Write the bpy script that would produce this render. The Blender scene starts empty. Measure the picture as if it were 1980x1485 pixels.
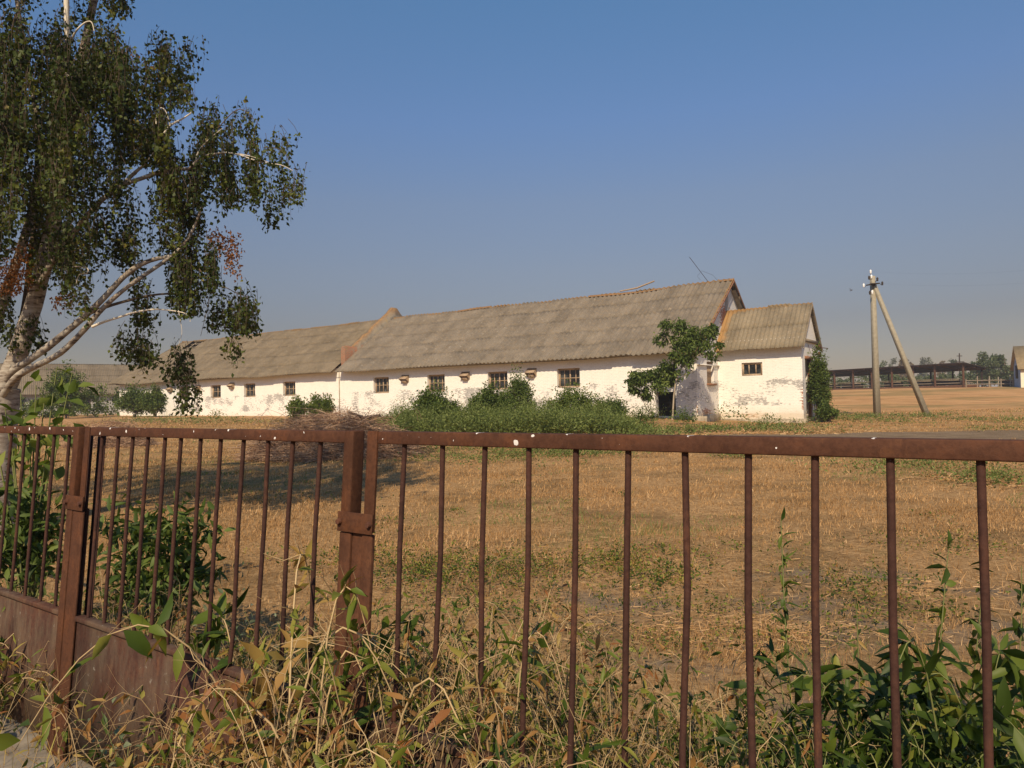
import bpy, math, random
import numpy as np
from mathutils import Vector, Matrix
rng = np.random.default_rng(7); random.seed(7)
C = bpy.context.scene.collection
sc = bpy.context.scene
R = math.radians

# ------------------------------------------------------------------ camera
EYE = 1.27; FPX = 1352.0; PT = 0.022; RL = 0.0195
cp, sp_, cr, sr = math.cos(PT), math.sin(PT), math.cos(RL), math.sin(RL)
R0 = np.array([1, 0, 0.]); U0 = np.array([0, -sp_, cp]); F0 = np.array([0, cp, sp_])
rt = cr*R0 - sr*U0; up = sr*R0 + cr*U0
cam = bpy.data.cameras.new('camera'); co = bpy.data.objects.new('camera', cam); C.objects.link(co)
cam.sensor_width = 36; cam.lens = 36*FPX/1980; cam.clip_start = 0.02; cam.clip_end = 5000
m = Matrix.Identity(4)
for i in range(3):
    m[i][0] = rt[i]; m[i][1] = up[i]; m[i][2] = -F0[i]
m[0][3] = 0; m[1][3] = 0; m[2][3] = EYE
co.matrix_world = m; sc.camera = co

# ------------------------------------------------------------------ light
SUN_EL = R(41); SUN_AZ = R(14)      # light travels forward, 14 degrees to the right
w = bpy.data.worlds.new('World'); sc.world = w; w.use_nodes = True
nt = w.node_tree; nt.nodes.clear()
out = nt.nodes.new('ShaderNodeOutputWorld'); bg = nt.nodes.new('ShaderNodeBackground')
sky = nt.nodes.new('ShaderNodeTexSky'); sky.sky_type = 'NISHITA'; sky.sun_disc = False
sky.sun_elevation = SUN_EL; sky.sun_rotation = math.pi + SUN_AZ
sky.air_density = 1.0; sky.dust_density = 0.6; sky.ozone_density = 2.5; sky.altitude = 100
tint = nt.nodes.new('ShaderNodeMix'); tint.data_type = 'RGBA'; tint.blend_type = 'MULTIPLY'; tint.inputs[0].default_value = 1
# dusty horizon: the haze layer is mauve grey low down and clear blue higher up
tc = nt.nodes.new('ShaderNodeTexCoord'); sx = nt.nodes.new('ShaderNodeSeparateXYZ')
rp = nt.nodes.new('ShaderNodeValToRGB')
nt.links.new(tc.outputs['Generated'], sx.inputs[0]); nt.links.new(sx.outputs['Z'], rp.inputs[0])
SKYR = [(0.0, (0.37, 0.29, 0.27)), (0.10, (0.43, 0.325, 0.30)), (0.18, (0.58, 0.46, 0.42)), (0.27, (0.70, 0.60, 0.57)), (0.37, (0.70, 0.735, 0.80)), (0.5, (0.69, 0.875, 0.94)), (1.0, (0.66, 0.82, 0.92))]
el = rp.color_ramp.elements
el[0].position = 0; el[0].color = (*SKYR[0][1], 1); el[1].position = 1; el[1].color = (*SKYR[-1][1], 1)
for p_, c_ in SKYR[1:-1]:
    e_ = el.new(p_); e_.color = (*c_, 1)
nt.links.new(sky.outputs[0], tint.inputs['A']); nt.links.new(rp.outputs[0], tint.inputs['B'])
nt.links.new(tint.outputs['Result'], bg.inputs[0]); bg.inputs[1].default_value = 0.14
nt.links.new(bg.outputs[0], out.inputs[0])
sl = bpy.data.lights.new('sun', 'SUN'); sl.energy = 5.0; sl.angle = R(0.5); sl.color = (1.0, 0.80, 0.55)
so = bpy.data.objects.new('sun', sl); C.objects.link(so)
sd = Vector((math.sin(SUN_AZ)*math.cos(SUN_EL), math.cos(SUN_AZ)*math.cos(SUN_EL), -math.sin(SUN_EL)))
so.rotation_euler = sd.to_track_quat('-Z', 'Y').to_euler(); so.location = (-10, -30, 30)
sc.view_settings.view_transform = 'Standard'; sc.view_settings.look = 'None'; sc.view_settings.exposure = 0.0
sc.cycles.max_bounces = 6; sc.cycles.transparent_max_bounces = 6

# ------------------------------------------------------------------ helpers
def at(px, py, Y):
    x = px-990; y = py-742.5
    u = x*cr - y*sr; v = x*sr + y*cr
    Yr = FPX*cp + v*sp_; Zr = FPX*sp_ - v*cp
    k = Y/Yr
    return np.array([u*k, Y, EYE+Zr*k])
def smooth(a, b, x):
    t = np.clip((x-a)/(b-a), 0, 1); return t*t*(3-2*t)
def gz(X, Y):
    X = np.asarray(X, float); Y = np.asarray(Y, float)
    q = X/np.maximum(Y, 1)
    right = smooth(-0.15, 0.35, q)
    h = 1.68*smooth(48, 88, Y)*right + 0.5*smooth(40, 75, Y)*(1-right)
    h = h + 0.24*smooth(24, 32, Y)*smooth(0.30, 0.20, q)*smooth(70, 50, Y)
    h = h - 0.12*smooth(28, 33, Y)*smooth(0.32, 0.36, q)*smooth(42, 36, Y)
    h = h + 0.015*np.sin(X*1.7+Y*.9)+0.012*np.sin(X*.8-Y*2.1)
    h = h + 0.03*np.sin(X*.33+1)*np.sin(Y*.41)
    return h
def ground_at(px, py):
    lo, hi = 0.8, 300
    for _ in range(50):
        mid = (lo+hi)/2; p = at(px, py, mid)
        if p[2] > gz(p[0], p[1]): lo = mid
        else: hi = mid
    p = at(px, py, lo); p[2] = gz(p[0], p[1]); return p

class MB:
    """collects geometry, builds ONE mesh object"""
    def __init__(s): s.v = []; s.f = []; s.n = 0; s.r = []; s.uv = []
    def add(s, V, F, r=0.5):
        V = np.asarray(V, float).reshape(-1, 3)
        s.v.append(V)
        for f in (F if isinstance(F, list) else [F]):
            f = np.asarray(f, int)
            if f.size: s.f.append(f + s.n)
        s.r.append(np.full(len(V), r) if np.isscalar(r) else np.asarray(r, float))
        s.n += len(V)
    def box(s, c, sx, sy, sz, ax=None, r=0.5):
        """c centre, half sizes; ax 3x3 rows = local axes"""
        A = np.eye(3) if ax is None else np.asarray(ax)
        q = np.array([[i, j, k] for i in (-1, 1) for j in (-1, 1) for k in (-1, 1)], float)*[sx, sy, sz]
        F = [[0, 1, 3, 2], [4, 6, 7, 5], [0, 4, 5, 1], [2, 3, 7, 6], [0, 2, 6, 4], [1, 5, 7, 3]]
        s.add(np.asarray(c)+q@A, np.array(F), r)
    def tube(s, P, rad, n=6, cap=True, r=0.5):
        P = np.asarray(P, float); k = len(P)
        rad = np.full(k, rad) if np.isscalar(rad) else np.asarray(rad, float)
        T = np.gradient(P, axis=0); T /= np.linalg.norm(T, axis=1)[:, None]+1e-12
        ref = np.array([0, 0, 1.]) if abs(T[0][2]) < .9 else np.array([1, 0, 0.])
        a = np.cross(T[0], ref); a /= np.linalg.norm(a)
        V = []
        th = np.arange(n)*2*math.pi/n
        for i in range(k):
            a = a - T[i]*np.dot(a, T[i]); a /= np.linalg.norm(a)+1e-12
            b = np.cross(T[i], a)
            V.append(P[i]+rad[i]*(np.cos(th)[:, None]*a+np.sin(th)[:, None]*b))
        V = np.concatenate(V)
        i = np.arange(k-1)[:, None]*n; j = np.arange(n)[None]; j2 = (j+1) % n
        F = np.stack([i+j, i+j2, i+n+j2, i+n+j], -1).reshape(-1, 4)
        s.add(V, F, r)
        if cap:
            for base, rev in ((0, True), ((k-1)*n, False)):
                c = V[base:base+n].mean(0)
                s.add(np.vstack([c[None], V[base:base+n]]), np.array([[0, 1+(t+1) % n, 1+t] if rev else [0, 1+t, 1+(t+1) % n] for t in range(n)]), r)
    def leaves(s, P, D, N, L, W, rnd, kind='kite', fold=.25, droop=.3):
        P = np.asarray(P, float); n = len(P)
        if n == 0: return
        D = D/(np.linalg.norm(D, axis=1)[:, None]+1e-9)
        S = np.cross(D, N); S /= np.linalg.norm(S, axis=1)[:, None]+1e-9
        N = np.cross(S, D)
        L = np.broadcast_to(L, (n,))[:, None]; W = np.broadcast_to(W, (n,))[:, None]
        if kind == 'kite':
            m1 = P+D*L*.42
            V = np.stack([P, m1+S*W*.5+N*W*fold, P+D*L-N*L*droop*.3, m1-S*W*.5+N*W*fold], 1).reshape(-1, 3)
            b = np.arange(n)[:, None]*4
            F = np.concatenate([b+[0, 1, 2], b+[0, 2, 3]])
            s.add(V, F, np.repeat(rnd, 4))
        elif kind == 'blade':
            V = np.stack([P-S*W*.5, P+S*W*.5, P+D*L*.55+S*W*.35-N*L*.03, P+D*L*.55-S*W*.35-N*L*.03, P+D*L-N*L*droop], 1).reshape(-1, 3)
            b = np.arange(n)[:, None]*5
            s.add(V, [b+[0, 1, 2, 3], b+[3, 2, 4]], np.repeat(rnd, 5))
        else:   # lance: eight vertices, folded along the midrib and drooping
            def pt(a): return P+D*L*a-N*L*droop*a*a
            m0, m1, m2, m3 = pt(0), pt(.35), pt(.7), pt(1)
            V = np.stack([m0, m1, m2, m3, m1+S*W*.5+N*W*fold, m1-S*W*.5+N*W*fold, m2+S*W*.36+N*W*fold*.8, m2-S*W*.36+N*W*fold*.8], 1).reshape(-1, 3)
            b = np.arange(n)[:, None]*8
            s.add(V, [np.concatenate([b+[0, 4, 1], b+[0, 1, 5], b+[2, 6, 3], b+[2, 3, 7]]), np.concatenate([b+[1, 4, 6, 2], b+[1, 2, 7, 5]])], np.repeat(rnd, 8))
    def build(s, name, mat, parent=None, origin=None, smooth_=False, uvf=None):
        V = np.concatenate(s.v) if s.v else np.zeros((0, 3))
        if parent is not None and origin is None:
            origin = s_origin(parent)
        if origin is not None: V = V - np.asarray(origin)
        me = bpy.data.meshes.new(name)
        loops = []; starts = []; tot = 0
        for f in s.f:
            k = f.shape[1]
            loops.append(f.reshape(-1)); starts.append(tot+np.arange(len(f))*k); tot += f.size
        me.vertices.add(len(V)); me.vertices.foreach_set('co', V.astype(np.float32).ravel())
        if loops:
            L = np.concatenate(loops).astype(np.int32); S = np.concatenate(starts).astype(np.int32)
            me.loops.add(len(L)); me.loops.foreach_set('vertex_index', L)
            me.polygons.add(len(S)); me.polygons.foreach_set('loop_start', S)
        me.update(calc_edges=True); me.validate()
        rr = np.concatenate(s.r) if s.r else np.zeros(0)
        if len(rr) == len(me.vertices):
            a = me.attributes.new('rnd', 'FLOAT', 'POINT'); a.data.foreach_set('value', rr.astype(np.float32))
        if uvf is not None:
            uvl = me.uv_layers.new(name='UVMap')
            vi = np.empty(len(me.loops), np.int32); me.loops.foreach_get('vertex_index', vi)
            Vw = V + (np.asarray(origin) if origin is not None else 0)
            nl = np.empty(len(me.polygons)*3, np.float32); me.polygons.foreach_get('normal', nl); nl = nl.reshape(-1, 3)
            lt = np.empty(len(me.polygons), np.int32); me.polygons.foreach_get('loop_total', lt)
            pn = np.repeat(nl, lt, axis=0)
            uvl.data.foreach_set('uv', uvf(Vw[vi], pn).astype(np.float32).ravel())
        if smooth_: me.polygons.foreach_set('use_smooth', np.ones(len(me.polygons), bool))
        me.materials.append(mat)
        o = bpy.data.objects.new(name, me); C.objects.link(o)
        if parent is not None: o.parent = parent
        if origin is not None and parent is None: o.location = origin
        return o
def s_origin(o):
    p = np.array(o.location)
    while o.parent: o = o.parent; p = p+np.array(o.location)
    return p
def thing(name, label, cat, loc, group=None):
    o = bpy.data.objects.new(name, None); C.objects.link(o); o.location = tuple(float(a) for a in loc)
    o.empty_display_size = .2
    return tag(o, label, cat, group)
def tag(o, label=None, cat=None, group=None, kind=None):
    if label: o['label'] = label
    if cat: o['category'] = cat
    if group: o['group'] = group
    if kind: o['kind'] = kind
    return o

# ------------------------------------------------------------------ materials
def newmat(name):
    m = bpy.data.materials.new(name); m.use_nodes = True
    n = m.node_tree; b = n.nodes['Principled BSDF']; b.inputs['Roughness'].default_value = .85
    b.inputs['Specular IOR Level'].default_value = .2
    return m, n, b
def N(n, t, **k):
    x = n.nodes.new(t)
    for a, v in k.items():
        if a.startswith('i_'):
            key = a[2:].replace('_', ' '); x.inputs[key].default_value = v
        else: setattr(x, a, v)
    return x
def ramp(n, stops, src=None, interp='LINEAR'):
    r = n.nodes.new('ShaderNodeValToRGB'); e = r.color_ramp.elements; r.color_ramp.interpolation = interp
    e[0].position = stops[0][0]; e[1].position = stops[-1][0]
    def col(c): return (c, c, c, 1) if np.isscalar(c) else (*c, 1)
    e[0].color = col(stops[0][1]); e[1].color = col(stops[-1][1])
    for p, c in stops[1:-1]: q = e.new(p); q.color = col(c)
    if src is not None: n.links.new(src, r.inputs[0])
    return r
def mix(n, fac, a, b, blend='MIX'):
    x = n.nodes.new('ShaderNodeMix'); x.data_type = 'RGBA'; x.blend_type = blend
    for v, key in ((fac, 'Factor'), (a, 'A'), (b, 'B')):
        s_ = [i for i in x.inputs if i.name == key and (i.type == 'RGBA' if key != 'Factor' else i.type == 'VALUE')][0]
        if hasattr(v, 'links') or isinstance(v, bpy.types.NodeSocket): n.links.new(v, s_)
        elif key == 'Factor': s_.default_value = v
        else: s_.default_value = (*v, 1)
    return [o for o in x.outputs if o.type == 'RGBA'][0]
def math_(n, op, a, b=None, c=None):
    x = n.nodes.new('ShaderNodeMath'); x.operation = op
    for i, v in enumerate((a, b, c)):
        if v is None: continue
        if isinstance(v, bpy.types.NodeSocket): n.links.new(v, x.inputs[i])
        else: x.inputs[i].default_value = v
    return x.outputs[0]
def noise(n, vec, scale, detail=4, rough=.55, sv=None, dist=0):
    if sv is not None:
        mp = n.nodes.new('ShaderNodeMapping'); mp.inputs['Scale'].default_value = sv
        n.links.new(vec, mp.inputs[0]); vec = mp.outputs[0]
    t = n.nodes.new('ShaderNodeTexNoise'); t.inputs['Scale'].default_value = scale
    t.inputs['Detail'].default_value = detail; t.inputs['Roughness'].default_value = rough
    t.inputs['Distortion'].default_value = dist
    n.links.new(vec, t.inputs['Vector']); return t.outputs['Fac']
def bump(n, b, h, strength=.4, dist=.02):
    x = n.nodes.new('ShaderNodeBump'); x.inputs['Strength'].default_value = strength; x.inputs['Distance'].default_value = dist
    n.links.new(h, x.inputs['Height']); n.links.new(x.outputs[0], b.inputs['Normal'])
def leafmat(name, stops, trans=.35, rough=.55, spec=.25):
    m, n, b = newmat(name)
    a = N(n, 'ShaderNodeAttribute', attribute_name='rnd')
    r = ramp(n, stops, a.outputs['Fac'])
    b.inputs['Roughness'].default_value = rough; b.inputs['Specular IOR Level'].default_value = spec
    n.links.new(r.outputs[0], b.inputs['Base Color'])
    if trans:
        t = n.nodes.new('ShaderNodeBsdfTranslucent'); g = mix(n, 1.0, r.outputs[0], (1.3, 1.25, .6), 'MULTIPLY')
        n.links.new(g, t.inputs[0]); ms = n.nodes.new('ShaderNodeMixShader'); ms.inputs[0].default_value = trans
        n.links.new(b.outputs[0], ms.inputs[1]); n.links.new(t.outputs[0], ms.inputs[2])
        n.links.new(ms.outputs[0], n.nodes['Material Output'].inputs['Surface'])
    return m
def plain(name, col, var=.25, scale=8, rough=.85, bmp=.3, metallic=0):
    m, n, b = newmat(name); b.inputs['Roughness'].default_value = rough; b.inputs['Metallic'].default_value = metallic
    tcn = N(n, 'ShaderNodeTexCoord'); f = noise(n, tcn.outputs['Object'], scale, 6, .65)
    c0 = tuple(c*(1-var) for c in col); c1 = tuple(min(1, c*(1+var)) for c in col)
    r = ramp(n, [(.3, c0), (.7, c1)], f); n.links.new(r.outputs[0], b.inputs['Base Color'])
    if bmp: bump(n, b, f, bmp, .01)
    return m

# rust
def rust_mat(name, base, droppings=False, pale=0.0):
    m, n, b = newmat(name); t = N(n, 'ShaderNodeTexCoord'); o = t.outputs['Object']
    f1 = noise(n, o, 9, 8, .7); f2 = noise(n, o, 90, 5, .7); f3 = noise(n, o, 26, 6, .75, (1, 1, .35))
    c = ramp(n, [(.28, tuple(x*.55 for x in base)), (.5, base), (.72, (base[0]*1.5, base[1]*1.35, base[2]*1.1))], f1).outputs[0]
    c = mix(n, math_(n, 'MULTIPLY', ramp(n, [(.45, 0.), (.62, 1.)], f2).outputs[0], .45), c, (base[0]*.42, base[1]*.38, base[2]*.42))
    c = mix(n, math_(n, 'MULTIPLY', ramp(n, [(.58, 0.), (.66, 1.)], f3).outputs[0], .35), c, (.17, .075, .035))
    if pale:
        f4 = noise(n, o, 7, 8, .7, (1, 1, .25)); c = mix(n, math_(n, 'MULTIPLY', ramp(n, [(.47, 0.), (.6, 1.)], f4).outputs[0], pale), c, (.17, .135, .09))
        f5 = noise(n, o, 45, 6, .8); c = mix(n, math_(n, 'MULTIPLY', math_(n, 'MULTIPLY', ramp(n, [(.60, 0.), (.68, 1.)], f5).outputs[0], ramp(n, [(.5, 0.), (.62, 1.)], f4).outputs[0]), .8), c, (.5, .47, .40))
    if droppings:
        vo = N(n, 'ShaderNodeTexVoronoi', feature='F1'); vo.voronoi_dimensions = '2D'; vo.inputs['Scale'].default_value = 30
        so3 = N(n, 'ShaderNodeSeparateXYZ'); n.links.new(o, so3.inputs[0]); wob = noise(n, o, 90, 3, .6); wv = math_(n, 'MULTIPLY', math_(n, 'SUBTRACT', wob, .5), .010)
        cmb = N(n, 'ShaderNodeCombineXYZ'); n.links.new(math_(n, 'ADD', math_(n, 'SUBTRACT', math_(n, 'MULTIPLY', so3.outputs['X'], -.8216), math_(n, 'MULTIPLY', so3.outputs['Y'], -.570)), wv), cmb.inputs[0])
        n.links.new(math_(n, 'ADD', math_(n, 'MULTIPLY', so3.outputs['Z'], .8), wv), cmb.inputs[1]); n.links.new(cmb.outputs[0], vo.inputs['Vector'])
        sep = N(n, 'ShaderNodeSeparateColor'); n.links.new(vo.outputs['Color'], sep.inputs[0])
        size = math_(n, 'MULTIPLY', math_(n, 'POWER', sep.outputs[0], 3), .145)
        msk = math_(n, 'LESS_THAN', vo.outputs['Distance'], size)
        msk = math_(n, 'MULTIPLY', msk, math_(n, 'GREATER_THAN', sep.outputs[1], .35))
        c = mix(n, msk, c, (.74, .72, .70))
    n.links.new(c, b.inputs['Base Color']); b.inputs['Roughness'].default_value = .8
    bump(n, b, math_(n, 'ADD', f2, f1), .35, .004)
    return m
M_rail = rust_mat('rusty_rail_paint', (.088, .038, .022), True)
M_bar = rust_mat('rusty_bar', (.062, .029, .022))
M_post = rust_mat('rusty_post', (.085, .036, .019))
M_plate = rust_mat('rusty_sheet', (.072, .033, .023), False, .40)
M_bolt = rust_mat('rusty_bolt', (.10, .045, .03))

# whitewashed brick, UV in metres (u along the wall, v height above the wall foot)
def wall_mat(name, white=(.87, .845, .78), red_spots=()):
    m, n, b = newmat(name); uv = N(n, 'ShaderNodeUVMap'); U = uv.outputs[0]
    s_ = N(n, 'ShaderNodeSeparateXYZ'); n.links.new(U, s_.inputs[0])
    br = N(n, 'ShaderNodeTexBrick'); br.inputs['Scale'].default_value = 1
    br.inputs['Brick Width'].default_value = .26; br.inputs['Row Height'].default_value = .078; br.inputs['Mortar Size'].default_value = .008
    br.inputs['Mortar Smooth'].default_value = .4
    br.inputs['Color1'].default_value = (.42, .15, .07, 1); br.inputs['Color2'].default_value = (.30, .11, .055, 1); br.inputs['Mortar'].default_value = (.36, .31, .25, 1)
    dv = N(n, 'ShaderNodeVectorMath', operation='ADD'); nc = N(n, 'ShaderNodeTexNoise'); nc.inputs['Scale'].default_value = 3
    n.links.new(U, nc.inputs['Vector']); sc_ = N(n, 'ShaderNodeVectorMath', operation='SCALE'); sc_.inputs['Scale'].default_value = .03
    n.links.new(nc.outputs['Color'], sc_.inputs[0]); n.links.new(U, dv.inputs[0]); n.links.new(sc_.outputs[0], dv.inputs[1])
    n.links.new(dv.outputs[0], br.inputs['Vector'])
    big = noise(n, U, .9, 5, .6); fine = noise(n, U, 9, 6, .7, (.55, 1.6, 1)); v = s_.outputs['Y']; u = s_.outputs['X']
    tone = ramp(n, [(.3, tuple(x*.93 for x in white)), (.65, white)], noise(n, U, 2.2, 6, .65)).outputs[0]
    # hairline dark mortar lines showing through thin wash
    ml = math_(n, 'MULTIPLY', math_(n, 'MULTIPLY', br.outputs['Fac'], ramp(n, [(.42, 0.), (.62, 1.)], fine).outputs[0]), .55)
    c = mix(n, ml, tone, (.40, .36, .30))
    # worn grey patches
    band = math_(n, 'MULTIPLY', ramp(n, [(.06, 0.), (.14, 1.), (.46, 1.), (.60, .12), (.9, 0.)], math_(n, 'DIVIDE', v, 3.6)).outputs[0], 1)
    pm = math_(n, 'ADD', math_(n, 'MULTIPLY', noise(n, U, .75, 3, .5, (1, 1.3, 1)), band), math_(n, 'MULTIPLY', math_(n, 'SUBTRACT', fine, .5), .95))
    patch = ramp(n, [(.535, 0.), (.60, 1.)], pm).outputs[0]
    pc = ramp(n, [(.38, (.13, .125, .125)), (.5, (.34, .33, .32)), (.58, (.62, .60, .55))], noise(n, U, 24, 6, .75, (.4, 2.0, 1))).outputs[0]
    c = mix(n, math_(n, 'MULTIPLY', patch, .92), c, pc)
    # tiny chips
    chip = ramp(n, [(.66, 0.), (.70, 1.)], noise(n, U, 16, 5, .7, (.7, 1.8, 1))).outputs[0]
    c = mix(n, math_(n, 'MULTIPLY', math_(n, 'MULTIPLY', chip, band), .7), c, (.30, .27, .24))
    # bare red brick near the foot / at corners
    for (u0, hw, v0, v1, amt) in red_spots:
        du = math_(n, 'ABSOLUTE', math_(n, 'SUBTRACT', u, u0))
        mu = ramp(n, [(0, 1.), (1., 0.)], math_(n, 'DIVIDE', du, hw)).outputs[0]
        mv = math_(n, 'MULTIPLY', ramp(n, [(0., 0.), (.15, 1.), (.5, 1.), (1., 0.)], math_(n, 'DIVIDE', math_(n, 'SUBTRACT', v, v0), v1-v0)).outputs[0], mu)
        mm = math_(n, 'ADD', math_(n, 'MULTIPLY', mv, amt), math_(n, 'MULTIPLY', math_(n, 'SUBTRACT', fine, .5), 1.1))
        c = mix(n, math_(n, 'MULTIPLY', ramp(n, [(.42, 0.), (.52, 1.)], mm).outputs[0], math_(n, 'GREATER_THAN', mv, .02)), c, br.outputs['Color'])
    # splash dirt at the foot
    ft = ramp(n, [(0., .6), (.05, .18), (.14, 0.)], math_(n, 'ADD', math_(n, 'DIVIDE', v, 3.6), math_(n, 'MULTIPLY', math_(n, 'SUBTRACT', big, .5), .12))).outputs[0]
    c = mix(n, ft, c, (.55, .43, .28))
    n.links.new(c, b.inputs['Base Color']); b.inputs['Roughness'].default_value = .92
    h = math_(n, 'ADD', math_(n, 'MULTIPLY', br.outputs['Fac'], -.8), math_(n, 'MULTIPLY', noise(n, U, 30, 4, .6), .9))
    bump(n, b, h, .45, .012)
    return m
M_wall = wall_mat('whitewashed_brick', red_spots=[(0.0, .3, .1, .8, .55)])
M_annex = wall_mat('annex_whitewashed_brick', white=(.87, .845, .78), red_spots=[(-4.15, .42, -.1, 2.2, .58), (-1.5, 3.0, -.2, .22, .50), (6.6, .9, 0, 1.3, 1.6)])
M_gable = wall_mat('gable_whitewashed_brick', white=(.80, .775, .73), red_spots=[(4.7, 2.2, 4.4, 6.4, .8), (1.2, 2.5, -.2, .7, .6)])

def roof_mat(name, base, orange_edge=True):
    m, n, b = newmat(name); uv = N(n, 'ShaderNodeUVMap'); U = uv.outputs[0]
    s_ = N(n, 'ShaderNodeSeparateXYZ'); n.links.new(U, s_.inputs[0])
    at_ = N(n, 'ShaderNodeAttribute', attribute_name='rnd')
    f = noise(n, U, 1.1, 6, .6, (1, .5, 1)); g = noise(n, U, 14, 6, .75, (1, .5, 1)); h = noise(n, U, 3.5, 7, .7)
    c = ramp(n, [(.3, tuple(x*.72 for x in base)), (.5, base), (.72, tuple(x*1.28 for x in base))], f).outputs[0]
    c = mix(n, .55, c, ramp(n, [(.3, (.55, .52, .48)), (.5, (1, 1, 1)), (.7, (1.35, 1.3, 1.22))], g).outputs[0], 'MULTIPLY')
    c = mix(n, 1., c, ramp(n, [(0., (.94, .94, .94)), (1., (1.06, 1.05, 1.03))], at_.outputs['Fac']).outputs[0], 'MULTIPLY')
    # pale scoured areas
    pl = ramp(n, [(.56, 0.), (.70, .7)], h).outputs[0]; c = mix(n, math_(n, 'MULTIPLY', pl, ramp(n, [(.45, .15), (.6, 1.)], g).outputs[0]), c, (.42, .37, .30))
    # orange lichen close to ridge (v is 1 at ridge) and verge
    d = math_(n, 'SUBTRACT', s_.outputs['Z'] if False else s_.outputs['Y'], 0)
    li = ramp(n, [(.50, 0.), (.60, 1.)], noise(n, U, 5, 7, .75)).outputs[0]
    at2 = N(n, 'ShaderNodeAttribute', attribute_name='edge')
    ed = math_(n, 'ADD', at2.outputs['Fac'], math_(n, 'MULTIPLY', math_(n, 'SUBTRACT', h, .5), .9))
    c = mix(n, math_(n, 'MULTIPLY', ramp(n, [(.45, 0.), (.75, .85)], ed).outputs[0], .9), c, (.36, .20, .07))
    c = mix(n, math_(n, 'MULTIPLY', li, .2), c, (.34, .22, .10))
    n.links.new(c, b.inputs['Base Color']); b.inputs['Roughness'].default_value = .95; b.inputs['Specular IOR Level'].default_value = .1
    bump(n, b, g, .25, .01)
    return m
M_roofR = roof_mat('corrugated_cement_sheet', (.178, .153, .122))
M_roofL = roof_mat('old_corrugated_cement_sheet', (.172, .142, .102))
M_roofA = roof_mat('annex_corrugated_sheet', (.205, .172, .122))
M_wood = plain('weathered_wood', (.38, .28, .19), .35, 14)
M_woodred = plain('reddish_wood_frame', (.26, .13, .075), .3, 14)
M_woodgrey = plain('grey_board', (.26, .215, .16), .3, 10)
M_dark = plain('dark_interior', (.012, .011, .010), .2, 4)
M_cem = plain('old_cement_render', (.36, .30, .22), .4, 4)
M_brick = wall_mat('bare_red_brick', white=(.40, .23, .14))
M_conc = plain('weathered_concrete', (.30, .27, .205), .18, 7)
M_orange = plain('orange_lichen_ridge', (.27, .15, .065), .4, 9)
M_iron = plain('dark_iron', (.05, .04, .035), .3, 20)
M_porc = plain('white_porcelain', (.8, .8, .8), .05, 20, .25, 0)
def glass_mat():
    m, n, b = newmat('dusty_window_glass'); t = N(n, 'ShaderNodeTexCoord')
    f = noise(n, t.outputs['Object'], 2.3, 4, .6)
    r = ramp(n, [(.42, (.012, .014, .016)), (.6, (.05, .055, .055)), (.72, (.16, .16, .145))], f)
    n.links.new(r.outputs[0], b.inputs['Base Color']); b.inputs['Roughness'].default_value = .22; b.inputs['Specular IOR Level'].default_value = .5
    return m
M_glass = glass_mat()

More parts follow.
